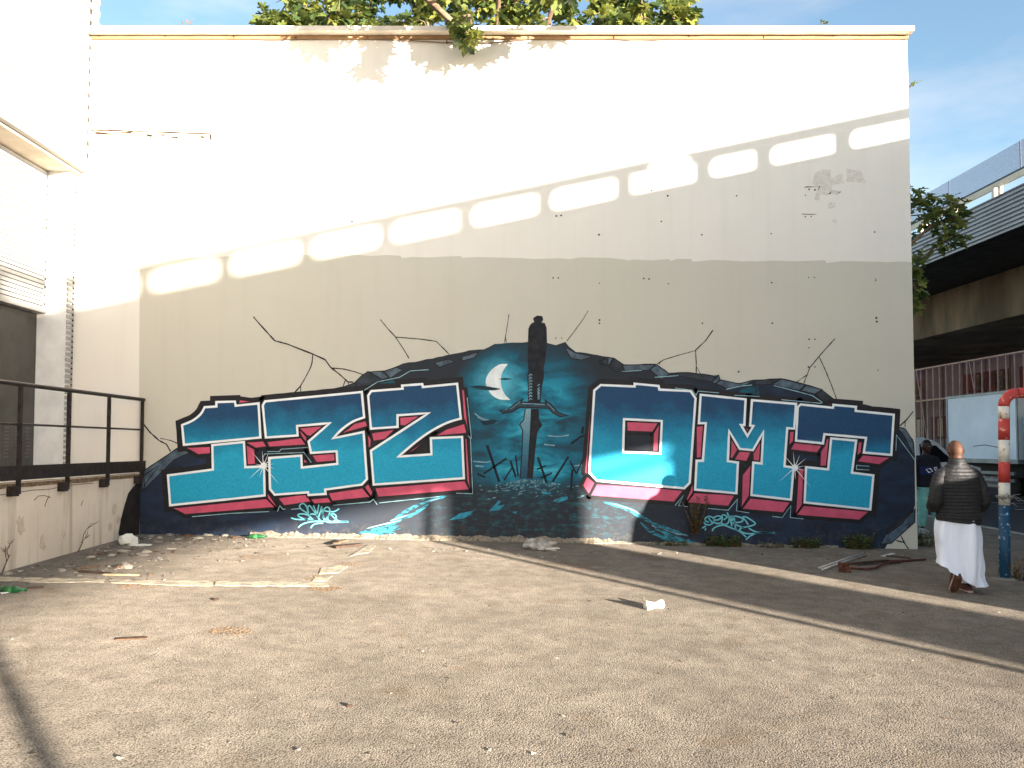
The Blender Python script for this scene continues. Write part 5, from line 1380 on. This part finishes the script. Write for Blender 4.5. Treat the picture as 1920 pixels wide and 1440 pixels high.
def make_tree(name, label, base, trunks, clusters, keyf, n_leaf=(10, 16), size=(.15, .27), nsep=260):
    root = thing(name, label, 'tree', base)
    b = B()
    for P, r0, r1 in trunks[:1]:
        b.tube([Vector(p) for p in P], [r0+(r1-r0)*i/(len(P)-1) for i in range(len(P))], 9)
    b.build('trunk', BARK, root)
    for P, r0, r1 in trunks[1:]:
        B().tube([Vector(p) for p in P], [r0+(r1-r0)*i/(len(P)-1) for i in range(len(P))], 7).build('branch', BARK, root)
    twig = B(); leaves = []
    nodes_ = [Vector(q) for P, _, _ in trunks for i in range(len(P)-1) for q in [Vector(P[i]).lerp(Vector(P[i+1]), t) for t in (0, .25, .5, .75)]]
    todo = sorted([Vector(c) for c in clusters], key=lambda c: min((q-c).length for q in nodes_))
    for c in todo:
        nb_ = min(nodes_, key=lambda q: (q-c).length + (.6 if q.z > c.z+.3 else 0))
        nodes_.append(c)
        mid = nb_.lerp(c, .55) + Vector((random.uniform(-.08, .08), random.uniform(-.08, .08), -.08*(nb_-c).length))
        twig.tube([nb_, nb_.lerp(mid, .5)+Vector((random.uniform(-.04, .04), random.uniform(-.04, .04), random.uniform(-.03, .03))), mid, c], [.016, .013, .010, .007], 5)
        ax = (c-mid).normalized()*.5 + Vector((0, 0, .8))
        k = random.randint(*n_leaf)
        for j in range(k):
            an = 2.4*j+random.uniform(-.4, .4); el = random.uniform(-.9, .55)
            d = Vector((cos(an)*cos(el), sin(an)*cos(el), sin(el)-.1))
            p = c + Vector((d.x, d.y, d.z*.6))*random.uniform(.02, .10) + Vector((0, 0, random.uniform(-.08, .06)))
            leaves.append((p, d, random.uniform(*size), random.choice((0, 0, 1, 1, 2))))
    twig.build('twigs', BARK, root, kind='stuff')
    leaves.sort(key=keyf)
    vs = []
    B_ = B()
    for i, (p, d, sz, mi) in enumerate(leaves):
        m = leaf_matrix(p, d, sz)
        if i < nsep:
            o = bpy.data.objects.new('leaf', FIGM[mi]); COL.objects.link(o); o.parent = root
            o.matrix_basis = Matrix.Translation(-root.location) @ m
        else:
            vs.append((m, mi))
    for mi in range(3):
        bb = B()
        me = FIGM[mi]; mv = [v.co.copy() for v in me.vertices]; mf = [tuple(f.vertices) for f in me.polygons]
        for m, k in vs:
            if k == mi: bb.add([m @ v for v in mv], mf)
        if bb.f: bb.build('foliage', LF[mi], root, fix=False, kind='stuff')
    return root
random.seed(31)
cl = []
# crown seen above the coping, with gaps of sky (photograph x, y, distance)
def inside(px, py):
    if px < 480 or px > 1310: return 0
    edge_l = 490 + 90*max(0, (30-py))/60 if py < 30 else 490
    if 480 < px < 545 and py < 20: return 0
    if 1150+60 < px < 1240 and py < 55: return .12
    if 690 < px < 715 and py > 0: return .35
    return 1
for i in range(3000):
    if len(cl) > 400: break
    px, py = random.uniform(488, 1302), (random.uniform(-60, 62) if random.random() < .6 else random.uniform(-330, 0))
    yy = random.uniform(D+.75, D+4.0)
    if py < -40 and (px < 600 or px > 1230) and random.random() < .6: continue
    hole = mnoise.noise(Vector((px*.013, py*.016, 2.0)))
    if hole < -.3: continue
    if random.random() > inside(px, py): continue
    q = W(px, py, yy)
    if q.z < WTOP+.02 and yy < D+.8: continue
    cl.append(q)
for px, py in ((500, 38), (525, 36), (545, 40), (560, 28), (575, 12), (590, 24), (1245, 22), (1262, 34), (1275, 14), (1285, 34), (1290, 22), (1205, 34), (1185, 36), (640, 30), (620, 36), (780, 35), (1120, 30), (1080, 36), (1000, 40), (930, 36), (740, 38), (690, 40)):
    cl.append(W(px, py, D+.8))
# sprays that hang over the coping, some above the frame, casting leaf shadows on the wall
for px, py in ((868, 55), (880, 66), (862, 40), (874, 80)): cl.append(W(px, py, D-.28))
def over(sx, sy, d):
    p = W(sx, sy, D); return p - LDIR*(d/LDIR.y)
for sx, sy, d, k in ((570, 88, 2.0, 3), (690, 92, 1.9, 3), (690, 122, 1.9, 2), (805, 92, 1.7, 3), (838, 108, 1.7, 1), (925, 88, 1.5, 2), (905, 92, 1.5, 1), (1040, 60, 1.4, 2), (560, 62, 1.6, 2), (620, 58, 1.6, 2), (720, 58, 1.5, 3), (660, 58, 1.5, 2), (770, 56, 1.5, 3), (815, 60, 1.5, 2), (850, 100, 1.7, 1)):
    for j in range(k+1):
        q = over(sx+random.uniform(-20, 20), sy+random.uniform(-12, 12), d+random.uniform(-.1, .1)); cl.append(q)
zb = gz(0, D+1.8)
Rz = lambda h: CZ+h
trunks = [([(-.2, D+1.9, zb), (-.1, D+1.85, zb+2.5), (.1, D+1.8, zb+5), (0, D+1.7, Rz(5.8))], .22, .14),
          ([(0, D+1.7, Rz(5.8)), (-1.0, D+1.3, Rz(6.6)), (-2.2, D+1.1, Rz(7.2)), (-3.4, D+1.0, Rz(7.2))], .10, .03),
          ([(0, D+1.7, Rz(5.8)), (1.0, D+1.4, Rz(6.7)), (2.0, D+1.3, Rz(7.3)), (2.7, D+1.2, Rz(7.3))], .10, .03),
          ([(0, D+1.7, Rz(5.8)), (-.3, D+1.2, Rz(7.0)), (-.2, D+.3, Rz(8.1)), (-.4, D-.8, Rz(7.8)), (-1.0, D-1.8, Rz(7.1))], .06, .02),
          ([(0, D+1.7, Rz(5.8)), (.4, D+1.3, Rz(7.0)), (.9, D+.4, Rz(8.0)), (1.4, D-.9, Rz(7.6)), (1.2, D-1.6, Rz(7.0))], .06, .02),
          ([(-.2, D+1.2, Rz(6.8)), (-1.6, D+.5, Rz(7.8)), (-2.2, D-1.0, Rz(7.6)), (-2.6, D-1.9, Rz(7.1))], .07, .02),
          ([(0, D+1.7, Rz(6.0)), (-.6, D+.9, Rz(6.7)), (-.72, D+.1, Rz(7.15)), (-.8, D-.3, Rz(6.9))], .06, .02),
          ([(0, D+1.7, Rz(5.8)), (.2, D+2.2, Rz(7.5)), (.0, D+2.6, Rz(9.4))], .1, .03),
          ([(-.9, D+1.1, Rz(6.75)), (-1.4, D+.95, Rz(7.0)), (-1.5, D+.9, Rz(7.5))], .05, .02),
          ([(.3, D+.9, Rz(6.75)), (.7, D+.85, Rz(7.05)), (1.3, D+.9, Rz(7.1))], .04, .015)]
make_tree('fig_tree', 'large fig tree rising behind the top of the wall', (-.2, D+1.9, zb), trunks, cl, lambda L: (L[0].y + (10 if W(960, -6, L[0].y).z < L[0].z else 0)))
# second fig tree, its branches reaching out past the wall's right end
random.seed(17)
cl = []
for px, py, yy in ((1735, 372, 14.3), (1722, 380, 14.2), (1750, 378, 14.4), (1770, 380, 14.2), (1785, 372, 14.3), (1800, 385, 14.3), (1795, 400, 14.2), (1775, 400, 14.1), (1755, 398, 14.3), (1738, 402, 14.5), (1730, 415, 14.3), (1765, 418, 14.2), (1785, 415, 14.2), (1800, 410, 14.5), (1770, 440, 14.2), (1790, 440, 14.2), (1800, 445, 14.3), (1780, 455, 14.2), (1765, 452, 14.4), (1758, 462, 14.3), (1715, 360, 14.2), (1712, 385, 14.2), (1716, 482, 14.2), (1720, 495, 14.1), (1712, 500, 14.2), (1722, 478, 14.3), (1714, 530, 14.2), (1718, 545, 14.1), (1712, 560, 14.2), (1720, 530, 14.3), (1714, 575, 14.2), (1706, 440, 14.6), (1690, 400, 14.8), (1680, 450, 15), (1690, 520, 14.6), (1680, 360, 15), (1660, 420, 15.2), (1700, 560, 14.5)):
    cl.append(W(px, py, yy))
xb = 5.9; zb2 = gz(xb, 14.8)
trunks = [([(xb, 14.9, zb2), (xb+.05, 14.8, zb2+2), (xb+.1, 14.7, Rz(2.4)), (xb+.1, 14.6, Rz(3.6))], .12, .06), ([(xb+.1, 14.7, Rz(2.4)), (xb+.9, 14.4, Rz(3.3)), W(1750, 420, 14.3), W(1790, 405, 14.3)], .05, .014), ([(xb+.1, 14.7, Rz(2.0)), (xb+.8, 14.4, Rz(2.6)), W(1750, 465, 14.3), W(1785, 445, 14.2)], .04, .012), ([(xb+.1, 14.7, Rz(1.8)), W(1705, 545, 14.3), W(1718, 535, 14.1)], .035, .012), ([(xb+.1, 14.6, Rz(3.4)), W(1712, 385, 14.3), W(1735, 372, 14.3)], .035, .012)]
make_tree('fig_tree', 'smaller fig tree whose dark leaves stick out past the right wall edge', (xb, 14.9, zb2), trunks, cl, lambda L: -L[0].x, n_leaf=(7, 11), size=(.12, .21), nsep=220)
# small sprigs on the wall
GRN = M('weed_green', s(84, 108, 58), rough=.6, var=.25, scale=9, transl=.2); DRY = M('dry_stem', s(112, 84, 58), rough=.9, var=.2)
def weed(name, label, base, stems, H, spread, leaf, nleaf, mat=GRN, seed=1, lean=(0, 0), cat='weed'):
    random.seed(seed)
    root = thing(name, label, cat, base)
    sb = B(); lb_ = B()
    for i in range(stems):
        an = random.uniform(0, 2*pi); sp_ = spread*sqrt(random.random())
        p0 = Vector(base)+Vector((cos(an)*sp_*.8, -abs(sin(an))*min(sp_, .13)-.02, -.01))
        h = H*random.uniform(.5, 1.05)
        p1 = p0+Vector((random.uniform(-.4, .4)*h+lean[0]*h, random.uniform(-.35, .1)*h*.5+lean[1]*h, h))
        mid = p0.lerp(p1, .5)+Vector((random.uniform(-.05, .05), 0, 0))*h
        sb.tube([p0, mid, p1], [.005, .004, .002], 4)
        for j in range(nleaf):
            t = random.uniform(.1, 1); q = p0.lerp(mid, t*2) if t < .5 else mid.lerp(p1, t*2-1)
            a2 = random.uniform(0, 2*pi); d = Vector((cos(a2), sin(a2)-.2, random.uniform(-.3, .7))).normalized()
            L_ = leaf*random.uniform(.6, 1.2); m = leaf_matrix(q, d, L_)
            o = [(0, 0)]+OVAL
            lb_.add([m @ Vector((x*1.4, y, abs(x)*.25)) for x, y in o], [tuple(range(len(o)))])
    sb.build('stems', DRY, root, kind='stuff'); lb_.build('leaves', mat, root, fix=False, kind='stuff')
    return root
wb = lambda px: Vector((W(px, 1030, D).x, D-.02, gz(W(px, 1030, D).x, D)))
weed('weed_clump', 'low bushy green weed below the cyan tag at the wall foot', wb(1355), 60, .17, .42, .05, 9, seed=1)
weed('weed_clump', 'ragged green weed between the tag and the letter T', wb(1505), 40, .19, .32, .05, 8, seed=2)
weed('weed_clump', 'dense round weed nearest the right end of the wall', wb(1605), 55, .24, .28, .05, 9, seed=3)
weed('weed_clump', 'thin scrubby weed strip under the letter O', wb(1260), 24, .08, .35, .04, 6, seed=4)
weed('weed_clump', 'sparse weed strip beside the dense round weed', wb(1440), 20, .09, .28, .035, 6, seed=5)
weed('climbing_weed', 'dry brown and green climber hanging on the mural left of the tag', W(1302, 1000, D-.03), 22, .62, .09, .055, 10, mat=M('weed_olive', s(92, 92, 60), var=.3, scale=12, transl=.15), seed=6)
weed('corner_weed', 'dark green weeds just past the right wall corner', Vector((WX1+.28, D+.45, gz(WX1, D))), 30, .3, .25, .06, 7, seed=7)
weed('grass_tuft', 'dry grass tuft at the foot of the striped post', Vector((pb.x+.28, pb.y-.02, pb.z)), 70, .34, .3, .05, 2, mat=M('grass_dry', s(128, 124, 66), var=.3), seed=8)
weed('wall_sprig', 'tiny leafy sprig growing from the upper right wall edge', W(1703, 164, D+.1), 3, .14, .02, .08, 4, seed=9, lean=(1.2, 0), cat='sprig')
weed('wall_sprig', 'small dark sprig on the coping near its right end', W(1545, 47, D), 6, .06, .1, .05, 4, seed=10, cat='sprig')
weed('wall_sprig', 'bare twiggy sprig on the coping at the far left', W(352, 47, D), 8, .10, .1, .02, 2, seed=12, cat='sprig')
def twig_plant(name, label, base, H, seed):
    random.seed(seed); root = thing(name, label, 'dry plant', base); b = B()
    def grow(p, d, L_, r, lv):
        q = p+d*L_; b.tube([p, p.lerp(q, .5)+Vector((random.uniform(-.02, .02), random.uniform(-.02, .02), 0)), q], [r, r*.85, r*.6], 5)
        if lv:
            for k in range(random.randint(2, 3)):
                nd = (d+Vector((random.uniform(-.8, .8), random.uniform(-.8, .8), random.uniform(-.1, .6)))).normalized()
                grow(p.lerp(q, random.uniform(.5, 1)), nd, L_*random.uniform(.45, .75), r*.65, lv-1)
    grow(Vector(base), Vector((random.uniform(0, .4), random.uniform(-.2, .2), 1)).normalized(), H*.45, .008, 3)
    b.build('twigs', M('twig_brown', s(92, 70, 56), var=.2), root)
def rw(px, py):
    d = ray(px, py); k = (RX+.05)/d.x; y = d.y*k
    return Vector((RX+.05, y, gz(RX, y)))
twig_plant('dry_shoot', 'bare dry shoot standing against the middle of the platform wall', rw(146, 1036), .55, 5)
twig_plant('dry_shoot', 'spreading dry shoot at the foot of the platform wall, far left', rw(4, 1072), .5, 6)

# ================================================================== LITTER
def crumple(c, r, seed, flat=1.0):
    random.seed(seed); b = B(); off = Vector((seed*3.1, 1, 0))
    bm = bmesh.new(); bmesh.ops.create_icosphere(bm, subdivisions=3, radius=1)
    for v in bm.verts:
        k = 1+.45*mnoise.noise(v.co*1.7+off)+.22*mnoise.noise(v.co*4.3+off)
        v.co = Vector((v.co.x*k*r[0], v.co.y*k*r[1], max(-r[2]*.7, v.co.z*k*r[2])))
    bm.verts.ensure_lookup_table()
    b.add([Vector(c)+Vector((0, 0, r[2]*.68))+v.co for v in bm.verts], [tuple(v.index for v in f.verts) for f in bm.faces])
    bm.free(); return b
PLAS = M('plastic_white', s(228, 228, 222), rough=.5, var=.06, transl=.15)
def one(b, name, mat, loc, label, cat, group=None):
    return tag(b.build(name, mat, None, Vector(loc)), label, cat, group)
g = G(1226, 1142)
cup = thing('paper_cup', 'crushed white paper cup lying alone on the sunlit asphalt', 'cup', g)
ax = Vector((.95, .25, .03)).normalized(); sd = Vector((-.25, .95, 0)).normalized(); up_ = ax.cross(sd)
rings = []
for t, r_, dent in ((0, .050, .1), (.02, .050, .2), (.06, .044, .45), (.10, .036, .7), (.125, .038, .5), (.155, .046, .15), (.19, .042, .0)):
    ring = []
    for k in range(18):
        a = 2*pi*k/18; m = 1-dent*.5*max(0, sin(a)) + .06*mnoise.noise(Vector((cos(a)*3, sin(a)*3, t*30)))
        ring.append(g+ax*(t-.09)+sd*(cos(a)*r_*1.05)+up_*(sin(a)*r_*m)+Vector((0, 0, .044)))
    rings.append(ring)
B().loft(rings).build('cup_body', PLAS, cup)
B().tube([p*1.0 for p in rings[0]]+[rings[0][0]], .004, 5, cap=False).build('cup_rim', PLAS, cup)
g = G(240, 1021); one(crumple(g, (.14, .09, .085), 3), 'plastic_bag', PLAS, g, 'crumpled white plastic bag in the litter by the platform corner', 'bag')
g = G(262, 1024); one(crumple(g, (.16, .05, .02), 23), 'plastic_bag', PLAS, g, 'flattened white plastic scrap beside the crumpled bag', 'bag')
g = G(1010, 1030); one(crumple(g, (.21, .13, .10), 6), 'cement_sack', M('sack_grey', s(176, 172, 166), rough=.8, var=.3, scale=9, bump=.4), g, 'grey crumpled sack at the wall foot below the sword', 'sack')
g = G(1034, 1032); one(crumple(g, (.12, .06, .03), 9), 'cloth_scrap', M('sack_pale', s(190, 184, 174), var=.2), g, 'flat pale scrap at the right of the grey sack', 'scrap')
WOOD = M('wood_grey', s(120, 98, 78), rough=.85, var=.3, scale=5, stretch=(1, 8, 8), bump=.3); WOODD = M('wood_dark', s(72, 54, 44), rough=.85, var=.3, scale=5, stretch=(1, 8, 8)); WOODL = M('wood_pale', s(168, 146, 116), rough=.8, var=.2, scale=5)
def plank(a, c, w, h, mat, label, cat='plank', name='plank', z=0.0, seed=1):
    random.seed(seed)
    A = G(*a); C_ = G(*c); d = (C_-A); L_ = d.length; d.normalize(); n_ = Vector((-d.y, d.x, 0)).normalized(); b = B(); rings = []
    for i in range(7):
        t = i/6; ww = w*(1+.18*mnoise.noise(Vector((t*4, seed, 0)))); hh = h*(1+.2*mnoise.noise(Vector((t*5, seed, 7))))
        p = A+d*(L_*t)+Vector((0, 0, z+.004))
        rings.append([p-n_*ww/2, p+n_*ww/2, p+n_*ww/2*.95+Vector((0, 0, hh)), p-n_*ww/2*.95+Vector((0, 0, hh))])
    b.loft(rings, smooth=False)
    return one(b, name, mat, A, label, cat)
plank((626, 1028), (676, 1023), .13, .03, WOODD, 'dark splintered board lying near the wall under the cyan tag', seed=2)
plank((628, 1025), (650, 1018), .06, .025, WOOD, 'short board end leaning on the dark splintered board', z=.03, seed=3)
plank((150, 1073), (206, 1077), .05, .02, WOODD, 'thin dark stick of wood by the platform, upper one', seed=4)
plank((195, 1079), (261, 1080), .05, .018, WOODL, 'pale split lath by the platform', seed=5)
plank((140, 1069), (188, 1062), .04, .02, WOOD, 'short grey stick near the platform foot', seed=6)
plank((50, 1104), (82, 1102), .07, .012, WOODD, 'dark flat chip of wood right of the green bottle', seed=7)
plank((218, 1200), (276, 1197), .06, .007, M('bark_brown', s(92, 66, 46), var=.3, scale=14), 'strip of brown bark on the open asphalt', 'bark', 'bark_strip', seed=8)
plank((0, 1114), (20, 1111), .05, .01, M('card_white', s(214, 212, 206)), 'white card scrap at the left edge under the green bottle', 'card', 'card_scrap', seed=9)
# white conduit pair, rusty bracket and rods on the right
for k, (a, c) in enumerate((((1536, 1068), (1618, 1040)), ((1541, 1071), (1622, 1043)))):
    A, C_ = G(*a), G(*c); b = B().tube([A+Vector((0, 0, .02)), A.lerp(C_, .5)+Vector((0, 0, .025)), C_+Vector((0, 0, .02))], .014, 8)
    one(b, 'conduit', M('conduit_white', s(196, 190, 180), rough=.5, var=.15, scale=8), A, ('upper' if k == 0 else 'lower')+' of two white conduit lengths on the pavement', 'conduit')
RST = M('rusty_iron', s(96, 58, 44), rough=.9, var=.35, scale=18, bump=.4)
gb = G(1582, 1072)
br = thing('rusty_bracket', 'rusty iron bracket lying across the white conduits', 'bracket', gb)
B().box(gb.x-.07, gb.x+.07, gb.y-.012, gb.y+.012, gb.z+.01, gb.z+.12, jit=.006).build('upright_plate', RST, br)
B().box(gb.x-.075, gb.x+.07, gb.y-.07, gb.y-.013, gb.z, gb.z+.02, jit=.004).build('foot_plate', RST, br)
for pts in ([(1592, 1060), (1640, 1057), (1700, 1054), (1735, 1053)], [(1594, 1068), (1622, 1071), (1640, 1068), (1660, 1060), (1690, 1056)]):
    B().tube([G(*p)+Vector((0, 0, .02+.01*(i % 2))) for i, p in enumerate(pts)], .017, 7).build('rod', RST, br)
plank((1600, 1062), (1664, 1056), .05, .03, WOODD, 'dark broken batten lying along the rusty rods', z=.02, seed=12)
plank((1660, 1043), (1708, 1048), .04, .015, WOODD, 'dark stick near the right end of the wall', seed=13)
plank((1655, 1044), (1675, 1039), .06, .01, M('card_white', s(214, 212, 206)), 'small pale card near the right end of the wall', 'card', 'card_scrap', seed=14)
# bottles
BOT = M('bottle_green', s(28, 92, 52), rough=.12, var=.05, spec=.7)
def bottle(px, py, ang, label):
    g = G(px, py); m = Matrix.Translation(g+Vector((0, 0, .036))) @ Matrix.Rotation(ang, 4, 'Z') @ Matrix.Rotation(pi/2, 4, 'Y')
    r = thing('bottle', label, 'bottle', g)
    B().lathe([(.030, -.14), (.035, -.135), (.035, .02), (.030, .05), (.016, .08), (.0135, .13)], mat=m, n=16).build('glass_body', BOT, r)
    B().lathe([(.0160, .128), (.0160, .142), (.012, .145)], mat=m, n=12).build('neck_lip', BOT, r)
    B().lathe([(.0355, -.09), (.0355, -.01)], mat=m, n=16).build('paper_label', M('label_green', s(60, 120, 70), rough=.7, var=.2), r)
bottle(26, 1112, -.15, 'green glass bottle lying on the asphalt at the left edge')
bottle(484, 1010, .1, 'green glass bottle lying at the wall foot under the digit one')
STO = M('stone_white', s(164, 156, 144), rough=.9, var=.2, scale=20, bump=.3); STO2 = M('stone_brown', s(120, 92, 72), rough=.9, var=.3, scale=20)
for i, (px, py, r, m, lab, cat) in enumerate(((237, 1066, .07, STO, 'fist-sized pale stone beside the pale split lath', 'stone'), (116, 1072, .045, STO, 'small white stone near the platform foot', 'stone'), (14, 1078, .05, STO, 'white stone below the far left dry shoot', 'stone'), (222, 1066, .05, STO2, 'brown lump just left of the pale stone', 'stone'), (655, 1326, .02, WOODD, 'dark little lump alone on the foreground asphalt', 'lump'), (405, 1126, .03, WOODD, 'dark chip below the concrete edging', 'chip'))):
    g = G(px, py); one(crumple(g, (r, r*.7, r*.5), 40+i), 'stone' if cat == 'stone' else cat+'_piece', m, g, lab, cat)
# uncounted crumbs in the corner and along the walls
random.seed(77)
CR = [M('crumb_pale', s(172, 164, 150), var=.15), M('crumb_brown', s(108, 84, 66), var=.3), M('crumb_grey', s(140, 132, 124), var=.2)]
for mi in range(3):
    b = B()
    for i in range(260):
        z_ = random.random()
        if z_ < .5: px, py = random.uniform(150, 500), 0; py = 1003+random.expovariate(1/14.)+max(0, (300-px))*.12
        elif z_ < .7: px = random.uniform(0, 330); py = 1030+random.uniform(0, 60)
        elif z_ < .85: px = random.uniform(480, 1700); py = 1018+(px-262)*.017+random.expovariate(1/7.)
        else: px = random.uniform(0, 1900); py = random.uniform(1050, 1430)
        if px < 262 and py < 1075-px*.29+6: continue
        p = G(px, py)
        if p.y > D-.02 or p.x < RX+.03: continue
        r = random.uniform(.006, .028) * (.6 if z_ > .85 else 1)
        q = [p+Vector((random.uniform(-r, r)*1.6, random.uniform(-r, r)*1.6, random.uniform(-.002, r*.9))) for _ in range(5)]
        b.add(q, [(0, 1, 2), (0, 2, 3), (0, 3, 4), (1, 2, 4), (2, 3, 4), (0, 1, 4)])
    o = b.build('litter_crumbs', CR[mi], None, Vector((0, 0, 0)), fix=False); o['kind'] = 'stuff'
    tag(o, ('pale', 'brown', 'grey')[mi]+' crumbs and scraps of litter scattered along the walls', 'litter')
# countable pale scraps in the corner pile
random.seed(55)
k = 0
for px, py in ((283, 1006), (300, 1010), (318, 1005), (334, 1012), (352, 1006), (372, 1010), (392, 1004), (405, 1012), (422, 1006), (440, 1010), (210, 1043), (232, 1036), (268, 1043), (275, 1036), (190, 1040), (170, 1047), (320, 1030), (296, 1018)):
    g = G(px, py)
    if g.y > D-.05: g.y = D-.08; g.z = gz(g.x, g.y)
    one(crumple(g, (random.uniform(.04, .09), random.uniform(.03, .05), random.uniform(.01, .025)), 100+k), 'litter_scrap', CR[(0, 0, 2, 0, 1)[k % 5]], g, 'small scrap of litter in the corner pile by the platform', 'litter', 'scraps in the corner pile'); k += 1
# rusty leaf-litter stains, set as thin drifts of fine grit
random.seed(61)
for (px, py, rx, ry, nn) in ((610, 1104, 34, 5, 260), (432, 1184, 44, 7, 260), (255, 1100, 40, 5, 140), (590, 1084, 22, 6, 120), (1098, 1066, 26, 4, 120), (660, 1058, 22, 5, 100)):
    b = B()
    for i in range(nn):
        a = random.uniform(0, 2*pi); r = sqrt(random.random()); p = G(px+cos(a)*rx*r, py+sin(a)*ry*r); q_ = random.uniform(.006, .013)
        q = [p+Vector((random.uniform(-q_, q_), random.uniform(-q_, q_), random.uniform(0, .008))) for _ in range(4)]
        b.add(q, [(0, 1, 2), (0, 2, 3), (1, 2, 3)])
    o = b.build('grit_drift', RUST, None, G(px, py), fix=False, kind='stuff')
    tag(o, {610: 'rusty drift of grit at the corner of the concrete edging', 432: 'oval rusty drift of grit on the open asphalt', 255: 'brown grit drift below the edging near the platform', 590: 'rusty grit just inside the edging corner', 1098: 'brown grit patch in the shaded asphalt', 660: 'rusty grit beside the last edging slab'}[px], 'grit')
